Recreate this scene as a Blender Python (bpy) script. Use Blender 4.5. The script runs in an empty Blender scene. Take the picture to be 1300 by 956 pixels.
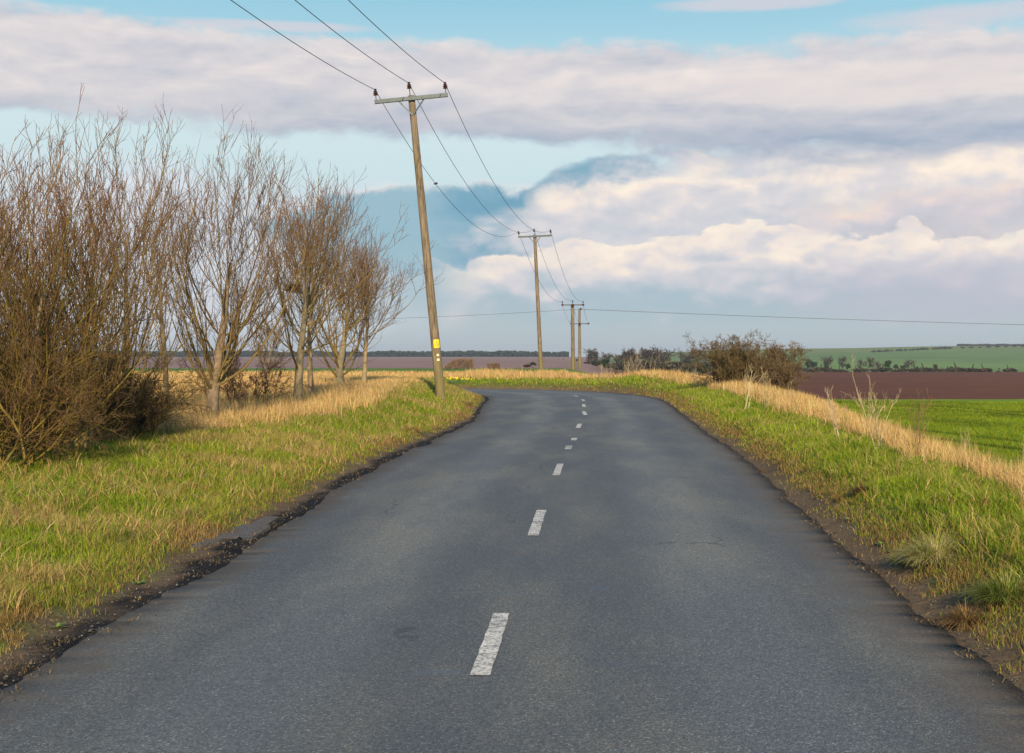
import bpy, math, random
import numpy as np
from mathutils import Vector, Matrix
R = math.radians
rng = np.random.default_rng(7)
random.seed(7)
scene = bpy.context.scene
col = scene.collection
F, HOR, EYE = 1600.0, 458.0, 1.6      # focal length in photo pixels, horizon row, eye height

# ------------------------------------------------------------------ camera
cam = bpy.data.cameras.new('camera'); cam.sensor_width = 36; cam.lens = 36 * F / 1300
cam.shift_y = -20 / 1300; cam.clip_start = 0.1; cam.clip_end = 20000
co = bpy.data.objects.new('camera', cam); col.objects.link(co)
co.location = (0, 0, EYE); co.rotation_euler = (R(90), 0, 0); scene.camera = co

# ------------------------------------------------------------------ light
SUN_AZ, SUN_EL = 176.0, 23.0          # azimuth clockwise from +Y
sl = bpy.data.lights.new('sun', 'SUN'); sl.energy = 5.0; sl.angle = R(0.6); sl.color = (1.0, 0.82, 0.58)
so = bpy.data.objects.new('sun', sl); col.objects.link(so)
sd = Vector((math.sin(R(SUN_AZ)) * math.cos(R(SUN_EL)), math.cos(R(SUN_AZ)) * math.cos(R(SUN_EL)), math.sin(R(SUN_EL))))
so.rotation_euler = sd.to_track_quat('Z', 'Y').to_euler()
scene.view_settings.view_transform = 'Standard'; scene.view_settings.look = 'None'
scene.view_settings.exposure = 0.42; scene.view_settings.gamma = 1.0

def lin(r, g, b):
    f = lambda c: (c / 255 / 12.92) if c / 255 <= 0.04045 else ((c / 255 + 0.055) / 1.055) ** 2.4
    return (f(r), f(g), f(b), 1)

class NT:
    """tiny node-tree helper"""
    def __init__(s, tree): s.t = tree; s.n = tree.nodes; s.l = tree.links
    def new(s, typ, **kw):
        n = s.n.new(typ)
        for k, v in kw.items(): setattr(n, k, v)
        return n
    def put(s, sock, v):
        if isinstance(v, bpy.types.NodeSocket): s.l.new(v, sock)
        elif v is not None: sock.default_value = v
    def m(s, op, a, b=None, c=None, clamp=False):
        n = s.new('ShaderNodeMath', operation=op, use_clamp=clamp)
        s.put(n.inputs[0], a)
        if b is not None: s.put(n.inputs[1], b)
        if c is not None: s.put(n.inputs[2], c)
        return n.outputs[0]
    def vm(s, op, a, b=None):
        n = s.new('ShaderNodeVectorMath', operation=op); s.put(n.inputs[0], a)
        if b is not None: s.put(n.inputs[1], b)
        return n.outputs[0]
    def xyz(s, x, y, z=0.0):
        n = s.new('ShaderNodeCombineXYZ'); s.put(n.inputs[0], x); s.put(n.inputs[1], y); s.put(n.inputs[2], z); return n.outputs[0]
    def sep(s, v):
        n = s.new('ShaderNodeSeparateXYZ'); s.put(n.inputs[0], v); return n.outputs
    def noise(s, v, scale, detail=4, rough=0.5, dist=0.0, dim='3D'):
        n = s.new('ShaderNodeTexNoise', noise_dimensions=dim)
        if v is not None: s.put(n.inputs['Vector'], v)
        n.inputs['Scale'].default_value = scale; n.inputs['Detail'].default_value = detail
        n.inputs['Roughness'].default_value = rough; n.inputs['Distortion'].default_value = dist
        return n.outputs['Fac'], n.outputs['Color']
    def ss(s, a, lo, hi):
        n = s.new('ShaderNodeMapRange', interpolation_type='SMOOTHSTEP'); s.put(n.inputs[0], a)
        s.put(n.inputs[1], lo); s.put(n.inputs[2], hi); return n.outputs[0]
    def mix(s, f, a, b, mode='MIX'):
        n = s.new('ShaderNodeMix', data_type='RGBA', blend_type=mode); s.put(n.inputs[0], f)
        s.put(n.inputs[6], a); s.put(n.inputs[7], b); return n.outputs[2]
    def ramp(s, f, stops, interp='LINEAR'):
        n = s.new('ShaderNodeValToRGB'); s.put(n.inputs[0], f); e = n.color_ramp.elements; n.color_ramp.interpolation = interp
        while len(e) < len(stops): e.new(0.5)
        for i, (p, c) in enumerate(stops): e[i].position = p; e[i].color = c
        return n.outputs[0]

# ------------------------------------------------------------------ world sky with procedural clouds
def build_world():
    w = bpy.data.worlds.new('World'); scene.world = w; w.use_nodes = True
    t = NT(w.node_tree); t.n.clear()
    out = t.new('ShaderNodeOutputWorld'); bg = t.new('ShaderNodeBackground'); t.l.new(bg.outputs[0], out.inputs[0])
    bg.inputs[1].default_value = 0.10
    sky = t.new('ShaderNodeTexSky', sky_type='NISHITA'); sky.sun_disc = False
    sky.sun_elevation = R(SUN_EL); sky.sun_rotation = R(SUN_AZ)
    tc = t.new('ShaderNodeTexCoord'); x, y, z = t.sep(t.vm('NORMALIZE', tc.outputs['Generated']))
    az = t.m('ARCTAN2', x, y); el = t.m('ARCSINE', z)
    px = t.m('MULTIPLY', az, 16.0); py = t.m('MULTIPLY', el, 16.0)     # 1 unit = 1/16 radian
    P = t.xyz(px, py)
    A = lambda X: math.atan((X - 650) / F) * 16
    B = lambda Y: math.atan((HOR - Y) / F) * 16
    # clear air gradient
    stops = [(0.0, lin(206, 212, 214)), (0.30, lin(186, 203, 211)), (0.8, lin(166, 190, 202)), (1.5, lin(166, 196, 210)),
             (2.2, lin(202, 226, 231)), (2.9, lin(210, 232, 235)), (3.6, lin(178, 218, 230)), (4.5, lin(146, 203, 225)),
             (8.0, lin(96, 160, 210)), (14.0, lin(70, 130, 195))]
    grad = t.ramp(t.m('DIVIDE', py, 14.0, clamp=True), [(p / 14.0, c) for p, c in stops])
    base = t.mix(0.85, t.mix(1.0, sky.outputs[0], (0.1, 0.1, 0.1, 1), 'MULTIPLY'), grad)
    # domain warp, flattened cloud noise
    Q = t.xyz(px, t.m('MULTIPLY', py, 1.7))
    _, wc = t.noise(Q, 0.9, 3, 0.55)
    Qw = t.vm('ADD', Q, t.vm('MULTIPLY', t.vm('SUBTRACT', wc, (0.5, 0.5, 0.5)), (0.45, 0.45, 0)))
    def fb(scale, off=(0, 0), detail=7, rough=0.56, stretch=(1, 1)):
        v = t.vm('MULTIPLY', t.vm('ADD', Qw, (off[0], off[1], 0)), (stretch[0], stretch[1], 1))
        return t.noise(v, scale, detail, rough)[0]
    n1 = fb(0.95, detail=6, rough=.5); r1 = fb(0.62, (2, 9), 5, .42); r1b = fb(0.62, (2 - .12, 9.30), 5, .42)
    n2 = fb(2.1, (5, 3)); r2 = fb(1.7, (5, 3), 6, .48); r2b = fb(1.7, (5 - 0.05, 3 + 0.14), 6, .48)
    n3 = fb(1.0, (11, 7), stretch=(0.5, 1.15)); n3b = fb(1.0, (11, 7.2), stretch=(0.5, 1.15))
    def ell(cx, cy, rx, ry, tilt=0.0):
        dx = t.m('DIVIDE', t.m('SUBTRACT', px, A(cx)), rx / 100)
        yy = t.m('SUBTRACT', t.m('SUBTRACT', py, B(cy)), t.m('MULTIPLY', t.m('SUBTRACT', px, A(cx)), tilt))
        dy = t.m('DIVIDE', yy, ry / 100)
        return t.m('SUBTRACT', 1.0, t.m('ADD', t.m('MULTIPLY', dx, dx), t.m('MULTIPLY', dy, dy)))
    def mask(shape, n, k, lo, hi): return t.ss(t.m('ADD', shape, t.m('MULTIPLY', t.m('SUBTRACT', n, 0.5), k)), lo, hi)
    relief1 = t.m('ADD', 0.5, t.m('MULTIPLY', t.m('SUBTRACT', r1, r1b), 2.6), clamp=True)
    relief2 = t.m('ADD', 0.5, t.m('MULTIPLY', t.m('SUBTRACT', r2, r2b), 2.4), clamp=True)
    relief3 = t.m('ADD', 0.5, t.m('MULTIPLY', t.m('SUBTRACT', n3, n3b), 3.0), clamp=True)
    rel = t.m('ADD', t.m('MULTIPLY', relief1, 0.62), t.m('MULTIPLY', relief2, 0.38))
    c = base
    # pale veil on the left behind the trees
    c = t.mix(t.m('MULTIPLY', mask(ell(120, 340, 520, 150), n1, 1.2, 0.0, 0.9), 0.75), c, lin(222, 226, 236))
    # blue-grey bank in the middle with a lit upper rim
    e = ell(560, 292, 235, 58, 0.03)
    c = t.mix(t.m('MULTIPLY', mask(t.m('ADD', e, 0.16), n2, 1.5, -0.1, 0.35), t.m('MULTIPLY', t.ss(py, B(300), B(250)), t.ss(t.m('ADD', n1, t.m('MULTIPLY', r2, .6)), .6, 1.0))), c, lin(238, 228, 226))
    c = t.mix(mask(e, n2, 1.5, -0.1, 0.35), c, t.mix(t.ss(t.m('ADD', n1, t.m('MULTIPLY', t.m('SUBTRACT', px, A(600)), -.25)), .35, .75), lin(110, 162, 188), lin(150, 186, 202)))
    e = ell(760, 240, 100, 42, 0.15)
    c = t.mix(mask(e, n2, 1.0, 0.0, 0.4), c, lin(126, 170, 192))
    # grey-blue lower air
    c = t.mix(t.m('MULTIPLY', mask(ell(820, 360, 560, 66), n1, 0.9, 0.0, 1.2), 0.8), c, t.mix(n1, lin(150, 182, 198), lin(178, 198, 208)))
    # pale cumulus haze on the right
    e = t.m('MAXIMUM', ell(1130, 262, 470, 92), ell(960, 300, 380, 60))
    cm = t.ramp(rel, [(0.25, lin(182, 192, 206)), (0.5, lin(204, 208, 216)), (0.75, lin(226, 222, 222))])
    cm = t.mix(t.m('MULTIPLY', t.ss(px, A(900), A(1300)), 0.5), cm, t.mix(rel, lin(200, 192, 200), lin(252, 228, 208)))
    c = t.mix(mask(e, n2, 1.3, -0.1, 0.55), c, cm)
    def heads(c, pts, amp, depth, lo_x, hi_x, cols, wig, seed, hard=0.05):
        """a rank of billowing heads: bright just under a lumpy edge and fading downwards"""
        E = t.ramp(t.m('DIVIDE', t.m('ADD', px, 8.0), 16.0, clamp=True), [((A(x) + 8) / 16, (B(y) / 10,) * 3 + (1,)) for x, y in pts], 'B_SPLINE')
        E = t.m('MULTIPLY', E, 10.0)
        vo = t.new('ShaderNodeTexVoronoi', feature='SMOOTH_F1'); vo.inputs['Scale'].default_value = wig; vo.inputs['Smoothness'].default_value = .25
        t.put(vo.inputs['Vector'], t.vm('ADD', Qw, (seed, seed * .7, 0)))
        lump = t.m('SUBTRACT', 0.5, vo.outputs['Distance'])
        E = t.m('ADD', E, t.m('ADD', t.m('MULTIPLY', lump, amp), t.m('MULTIPLY', t.m('SUBTRACT', n2, .5), amp * 1.1)))
        q = t.m('SUBTRACT', E, py)
        q2 = t.m('ADD', q, t.m('MULTIPLY', t.m('SUBTRACT', 0.5, r2), depth * 1.5))
        mk = t.m('MULTIPLY', t.ss(q, 0.0, hard), t.m('SUBTRACT', 1.0, t.ss(q2, depth * .35, depth)))
        mk = t.m('MULTIPLY', mk, t.m('MULTIPLY', t.ss(t.m('ADD', px, t.m('MULTIPLY', n1, .8)), A(lo_x) , A(lo_x) + 1.2), t.m('SUBTRACT', 1.0, t.ss(px, A(hi_x) - 1.0, A(hi_x)))))
        cc = t.ramp(t.m('ADD', t.m('DIVIDE', q2, depth), t.m('MULTIPLY', t.m('SUBTRACT', .5, rel), .35)), cols)
        return t.mix(mk, c, cc)
    warm = [(0.0, lin(252, 240, 224)), (0.14, lin(244, 231, 220)), (0.34, lin(222, 218, 220)), (0.75, lin(196, 202, 212))]
    peach = [(0.0, lin(255, 238, 216)), (0.16, lin(248, 224, 206)), (0.40, lin(226, 214, 214)), (0.8, lin(196, 196, 210))]
    c = heads(c, [(560, 330), (640, 318), (720, 300), (800, 304), (900, 288), (960, 290), (1060, 300), (1200, 296), (1300, 300)], .34, 1.0, 560, 1500, warm, 1.5, 3)
    c = heads(c, [(900, 322), (1000, 318), (1100, 330), (1200, 318), (1300, 326)], .3, .6, 800, 1180, warm, 1.9, 9, .12)
    UP = lambda c: heads(heads(c, [(650, 250), (720, 222), (780, 206), (900, 204), (1000, 196), (1150, 206), (1300, 200)], .40, 1.05, 640, 1500, warm, 1.15, 5, .22), [(1050, 250), (1150, 244), (1300, 240)], .3, .6, 1000, 1500, peach, 1.6, 12, .3)
    c = t.mix(t.m('MULTIPLY', mask(ell(1230, 375, 300, 55), n1, 1.0, 0.0, 1.2), 0.75), c, lin(194, 193, 208))
    # long upper band, darker underneath
    e = t.m('MAXIMUM', ell(560, 118, 900, 66, -0.01), ell(1150, 135, 520, 80))
    e = t.m('MAXIMUM', e, ell(60, 90, 420, 55))
    low = t.ss(py, B(205), B(110))
    cb = t.mix(low, t.mix(relief3, lin(150, 169, 192), lin(186, 193, 206)), t.mix(t.m('ADD', t.m('MULTIPLY', rel, .5), t.m('MULTIPLY', relief3, .5)), lin(176, 185, 202), lin(242, 232, 226)))
    cb = t.mix(t.m('MULTIPLY', mask(ell(1150, 120, 380, 30), n3, 1.6, 0, 0.6), 0.5), cb, lin(234, 224, 220))
    c = t.mix(mask(e, t.m('ADD', t.m('MULTIPLY', n3, 0.6), t.m('MULTIPLY', n2, 0.4)), 2.4, -0.05, 0.5), c, cb)
    c = UP(c)
    # wisps at the top
    for (cx, cy, rx, ry) in ((945, 12, 150, 11), (1240, 45, 170, 18), (330, 40, 160, 8)):
        c = t.mix(t.m('MULTIPLY', mask(ell(cx, cy, rx, ry), n3, 2.0, 0.0, 1.0), 0.7), c, lin(214, 208, 216))
    # scattered cloud over the rest of the sky (outside the view)
    gen = t.m('MULTIPLY', mask(t.m('SUBTRACT', n1, 0.5), n3, 0.8, 0.0, 0.25), t.ss(t.m('ABSOLUTE', az), 0.42, 0.7))
    c = t.mix(t.m('MULTIPLY', gen, 0.7), c, t.mix(rel, lin(180, 188, 202), lin(232, 226, 224)))
    t.l.new(t.mix(1.0, c, (8.05, 7.9, 7.8, 1), 'MULTIPLY'), bg.inputs[0])
    w.cycles.sampling_method = 'MANUAL'; w.cycles.sample_map_resolution = 256
    return w
build_world()

# ------------------------------------------------------------------ scene helpers
def tag(o, label=None, cat=None, group=None, kind=None):
    if label: o['label'] = label
    if cat: o['category'] = cat
    if group: o['group'] = group
    if kind: o['kind'] = kind
    return o
def empty(name, loc=(0, 0, 0), rot=(0, 0, 0)):
    o = bpy.data.objects.new(name, None); col.objects.link(o); o.location = loc; o.rotation_euler = rot
    o.empty_display_size = 0.3; return o
def mesh_np(name, V, faces, mat, parent=None, cols=None, smooth=False, sizes=None):
    """V (n,3); faces (m,k) array, or a flat loop array with sizes"""
    me = bpy.data.meshes.new(name); V = np.asarray(V, np.float32)
    me.vertices.add(len(V)); me.vertices.foreach_set('co', V.ravel())
    if sizes is None:
        faces = np.asarray(faces, np.int32); m, k = faces.shape; sizes = np.full(m, k, np.int32); flat = faces.ravel()
    else: flat = np.asarray(faces, np.int32)
    me.loops.add(len(flat)); me.loops.foreach_set('vertex_index', flat)
    st = np.concatenate([[0], np.cumsum(sizes)[:-1]]).astype(np.int32)
    me.polygons.add(len(sizes)); me.polygons.foreach_set('loop_start', st); me.polygons.foreach_set('loop_total', np.asarray(sizes, np.int32))
    if smooth: me.polygons.foreach_set('use_smooth', np.ones(len(sizes), bool))
    if cols is not None:
        a = me.color_attributes.new('Col', 'FLOAT_COLOR', 'POINT')
        c4 = np.ones((len(V), 4), np.float32); c4[:, :3] = cols; a.data.foreach_set('color', c4.ravel())
    me.update(); me.validate()
    me.materials.append(mat)
    o = bpy.data.objects.new(name, me); col.objects.link(o)
    if parent: o.parent = parent
    return o
def sstep(lo, hi, v):
    t = np.clip((v - lo) / (hi - lo), 0, 1); return t * t * (3 - 2 * t)
def vnoise(x, y, seed=0):
    xi = np.floor(x).astype(np.int64); yi = np.floor(y).astype(np.int64); fx = x - xi; fy = y - yi
    fx = fx * fx * (3 - 2 * fx); fy = fy * fy * (3 - 2 * fy)
    def h(a, b):
        n = (a * 374761393 + b * 668265263 + seed * 1442695041) & 0xffffffff
        n = ((n ^ (n >> 13)) * 1274126177) & 0xffffffff
        return ((n ^ (n >> 16)) & 0xffff) / 65535.0
    return (h(xi, yi) * (1 - fx) + h(xi + 1, yi) * fx) * (1 - fy) + (h(xi, yi + 1) * (1 - fx) + h(xi + 1, yi + 1) * fx) * fy
def fbm(x, y, seed=0, oct=4):
    s = 0; a = 0.5; tot = 0
    for k in range(oct):
        s = s + a * vnoise(x * 2 ** k, y * 2 ** k, seed + k * 17); tot += a; a *= 0.5
    return s / tot

# ------------------------------------------------------------------ road line and terrain heights
CP = np.array([(-4.9, -60), (-1.9, -20), (-0.45, 0), (0.0, 6.3), (0.33, 12), (0.75, 18.3), (1.18, 24.4), (1.6, 30.4), (2.05, 36.4),
               (2.25, 42.4), (2.5, 48.4), (2.6, 54), (2.15, 59.5), (0.8, 64.2), (-1.6, 68), (-6, 70.3), (-13, 71.4), (-24, 71.6), (-45, 70.5), (-90, 66)], float)
HW = np.array([2.5, 2.5, 2.5, 2.48, 2.62, 2.85, 3.0, 3.05, 3.1, 3.3, 3.5, 3.6, 3.6, 3.55, 3.3, 3.1, 3.0, 2.9, 2.8, 2.8])
def catmull(P, n=12):
    out = []
    for i in range(len(P) - 1):
        p0 = P[max(i - 1, 0)]; p1 = P[i]; p2 = P[i + 1]; p3 = P[min(i + 2, len(P) - 1)]
        for k in range(n):
            t = k / n
            m1 = (p2 - p0) / 2; m2 = (p3 - p1) / 2
            out.append((2 * t**3 - 3 * t**2 + 1) * p1 + (t**3 - 2 * t**2 + t) * m1 + (-2 * t**3 + 3 * t**2) * p2 + (t**3 - t**2) * m2)
    out.append(P[-1]); return np.array(out)
CW = catmull(np.column_stack([CP, HW]), 8); CL = CW[:, :2]; CH = CW[:, 2]
seglen = np.linalg.norm(np.diff(CL, axis=0), axis=1); CS = np.concatenate([[0], np.cumsum(seglen)])
S0 = CS[2 * 8]                          # arc length where the camera stands
def road_d(X, Y):
    """distance outside the road edge (negative on the road), side (+1 right/outer), arc length"""
    X = np.asarray(X, float).ravel(); Y = np.asarray(Y, float).ravel()
    D = np.empty(len(X)); SD = np.empty(len(X)); SS = np.empty(len(X))
    a = CL[:-1]; ab = CL[1:] - a; L2 = (ab ** 2).sum(1)
    for i in range(0, len(X), 40000):
        x = X[i:i + 40000, None]; y = Y[i:i + 40000, None]
        ax = x - a[None, :, 0]; ay = y - a[None, :, 1]
        t = np.clip((ax * ab[:, 0] + ay * ab[:, 1]) / L2, 0, 1)
        d2 = (ax - t * ab[:, 0]) ** 2 + (ay - t * ab[:, 1]) ** 2
        k = d2.argmin(1); r = np.arange(len(k)); tt = t[r, k]
        D[i:i + 40000] = np.sqrt(d2[r, k]) - (CH[k] * (1 - tt) + CH[k + 1] * tt)
        SD[i:i + 40000] = np.where(ab[k, 0] * ay[r, k] - ab[k, 1] * ax[r, k] < 0, 1, -1)
        SS[i:i + 40000] = CS[k] + tt * seglen[k]
    return D, SD, SS - S0
def rz(Y): return -0.11 * np.exp(-((Y - 32) / 9.0) ** 2)
def hfun(X, Y, full=False):
    shp = np.shape(X); X = np.asarray(X, float).ravel(); Y = np.asarray(Y, float).ravel()
    d, sd, s = road_d(X, Y)
    a = X / np.maximum(Y + 6, 8)
    rough = (fbm(X * 1.3, Y * 1.3, 3) - 0.5)
    fine = (fbm(X * 5, Y * 5, 9, 3) - 0.5)
    near = np.exp(-np.maximum(Y - 5, 0) / 60)
    PL = np.interp(Y, [-50, 8, 20, 30, 43, 55, 64], [.15, .15, .22, .30, .52, .58, .60])
    hin = PL * sstep(0.35, 2.6, d) + sstep(0.3, 1.2, d) * (rough * 0.16 * near + 0.05 * fine * near) + 0.05 * sstep(0.35, 0.6, d)
    zc = np.interp(s, [-60, 5, 25, 50, 64, 75, 100], [.46, .46, .46, .50, .58, .56, .55])
    hout = zc * (0.58 * sstep(0.06, .85, d) + 0.42 * sstep(.5, 2.4, d)) + sstep(0.3, 1.0, d) * (rough * 0.26 * near + 0.08 * fine * near)
    zL = np.interp(Y, [0, 75, 100, 140, 400, 800, 1500, 2500, 6000], [.6, .70, .90, .75, 1.9, 3.2, 6.3, 3, -20])
    zR = np.interp(Y, [0, 30, 84, 300, 420, 600, 800, 1100, 1500, 1800, 2300, 6000], [-.6, -.75, -1.0, -1.05, -2.7, -2.6, -.5, 7, 18, 22.5, 15, -20])
    k = np.interp(a, [0.03, 0.12, 0.2, 0.3, 0.42], [0.25, 0.66, 0.82, 0.95, 1.03]) + 0.02 * np.sin(a * 40)
    zR = np.where((Y > 600) & (zR > -2.6), -2.6 + (zR + 2.6) * k, zR)
    Fz = zL + (zR - zL) * sstep(0.035, 0.10, a)
    f0 = np.interp(s, [0, 18, 36, 55, 70], [1.2, 1.3, 2.0, 3.4, 3.8]); f1 = np.interp(s, [0, 18, 36, 55, 70], [4.2, 4.8, 6.6, 9.0, 9.5])
    hout = hout + (Fz - hout) * np.clip((d - f0) / (f1 - f0), 0, 1) ** 1.15
    hout = hout + 0.28 * np.exp(-((X - 7.6) ** 2 + (Y - 64.5) ** 2) / 9.0)
    h = np.where(sd < 0, hin, hout)
    h = np.where(d < 3, np.maximum(h, -0.02), h); k0 = np.clip((d + .05) / .33, 0, 1); h = (-0.06 + 0.045 * sstep(-0.3, 0.2, d)) * (1 - k0) + h * k0
    h = np.where((d >= 0.1) & (d < 0.6), h + 0.012 * fine, h)
    h = h + rz(Y) * np.exp(-np.maximum(d, 0) / 5.0)
    if full: return h, d, sd, s, rough
    return h.reshape(shp)
def H(x, y): return float(hfun(np.array([x]), np.array([y]))[0])
def at(px, Y, dz=0.0):
    X = (px - 650) * Y / F; return (X, Y, H(X, Y) + dz)
def zat(py, Y): return EYE + (HOR - py) * Y / F

# ------------------------------------------------------------------ materials
def new_mat(name):
    m = bpy.data.materials.new(name); m.use_nodes = True; t = NT(m.node_tree)
    return m, t, t.n['Principled BSDF']
def attr_mat(name, rough=0.8, trans=0.0, scale=0.0, amt=0.3, spec=0.2, bump=0.0):
    m, t, b = new_mat(name)
    at_ = t.new('ShaderNodeAttribute', attribute_name='Col'); c = at_.outputs['Color']
    if scale:
        g = t.new('ShaderNodeNewGeometry')
        f, _ = t.noise(g.outputs['Position'], scale, 4, 0.6)
        c = t.mix(1.0, c, t.ramp(f, [(0.3, (1 - amt, 1 - amt, 1 - amt, 1)), (0.7, (1 + amt, 1 + amt, 1 + amt, 1))]), 'MULTIPLY')
        if bump:
            bn = t.new('ShaderNodeBump'); bn.inputs['Strength'].default_value = bump; bn.inputs['Distance'].default_value = 0.02
            t.l.new(f, bn.inputs['Height']); t.l.new(bn.outputs[0], b.inputs['Normal'])
    t.put(b.inputs['Base Color'], c); b.inputs['Roughness'].default_value = rough
    b.inputs['Specular IOR Level'].default_value = spec
    if trans:
        tr = t.new('ShaderNodeBsdfTranslucent'); t.put(tr.inputs[0], c); mx = t.new('ShaderNodeMixShader'); mx.inputs[0].default_value = trans
        t.l.new(b.outputs[0], mx.inputs[1]); t.l.new(tr.outputs[0], mx.inputs[2])
        t.l.new(mx.outputs[0], t.n['Material Output'].inputs[0])
    return m
def plain(name, c, rough=0.6, metal=0.0, scale=0, amt=0.25):
    m, t, b = new_mat(name)
    if scale:
        tc = t.new('ShaderNodeTexCoord'); f, _ = t.noise(tc.outputs['Object'], scale, 5, 0.6)
        k = t.ramp(f, [(0.3, (1 - amt,) * 3 + (1,)), (0.7, (1 + amt,) * 3 + (1,))]); cc = t.mix(1.0, (*c, 1), k, 'MULTIPLY'); t.put(b.inputs['Base Color'], cc)
    else: b.inputs['Base Color'].default_value = (*c, 1)
    b.inputs['Roughness'].default_value = rough; b.inputs['Metallic'].default_value = metal
    return m
M_GRASS = attr_mat('grass_blade', 0.75, 0.28, spec=0.15)
M_STRAW = attr_mat('straw_blade', 0.8, 0.3, spec=0.15)
M_BARK = attr_mat('bark', 0.9, scale=9.0, amt=0.35, spec=0.1, bump=0.6)
M_TWIG = attr_mat('twig', 0.85, spec=0.1)
M_FAR = attr_mat('far_foliage', 0.95, spec=0.05)

def ground_mat():
    m, t, b = new_mat('ground'); c = t.new('ShaderNodeAttribute', attribute_name='Col').outputs['Color']
    pl = t.new('ShaderNodeAttribute', attribute_name='plough').outputs['Fac']
    g = t.new('ShaderNodeNewGeometry').outputs['Position']; x, y, z = t.sep(g)
    f1, _ = t.noise(g, 14, 6, 0.65); f2, _ = t.noise(g, 0.35, 4, 0.55); f3, _ = t.noise(g, 0.02, 4, 0.6)
    v = t.m('ADD', t.m('MULTIPLY', f1, 0.5), t.m('ADD', t.m('MULTIPLY', f2, 0.5), t.m('MULTIPLY', f3, 0.55)))
    c = t.mix(1.0, c, t.ramp(v, [(0.45, (0.62, 0.62, 0.62, 1)), (1.0, (1.4, 1.4, 1.4, 1))]), 'MULTIPLY')
    # drill lines / furrows run across the view in the ploughed field
    wv = t.new('ShaderNodeTexWave', wave_type='BANDS', bands_direction='Y'); t.put(wv.inputs['Vector'], t.xyz(x, t.m('ADD', y, t.m('MULTIPLY', x, 0.12)), 0.0))
    wv.inputs['Scale'].default_value = 0.09; wv.inputs['Distortion'].default_value = 2.5; wv.inputs['Detail'].default_value = 3
    fu = t.ramp(wv.outputs['Fac'], [(0.1, (0.70, 0.70, 0.70, 1)), (0.9, (1.32, 1.28, 1.26, 1))])
    c = t.mix(pl, c, t.mix(1.0, c, fu, 'MULTIPLY'))
    t.put(b.inputs['Base Color'], c); b.inputs['Roughness'].default_value = 0.95; b.inputs['Specular IOR Level'].default_value = 0.1
    bn = t.new('ShaderNodeBump'); bn.inputs['Strength'].default_value = 0.9; bn.inputs['Distance'].default_value = 0.03
    t.l.new(f1, bn.inputs['Height']); t.l.new(bn.outputs[0], b.inputs['Normal'])
    return m

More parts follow.
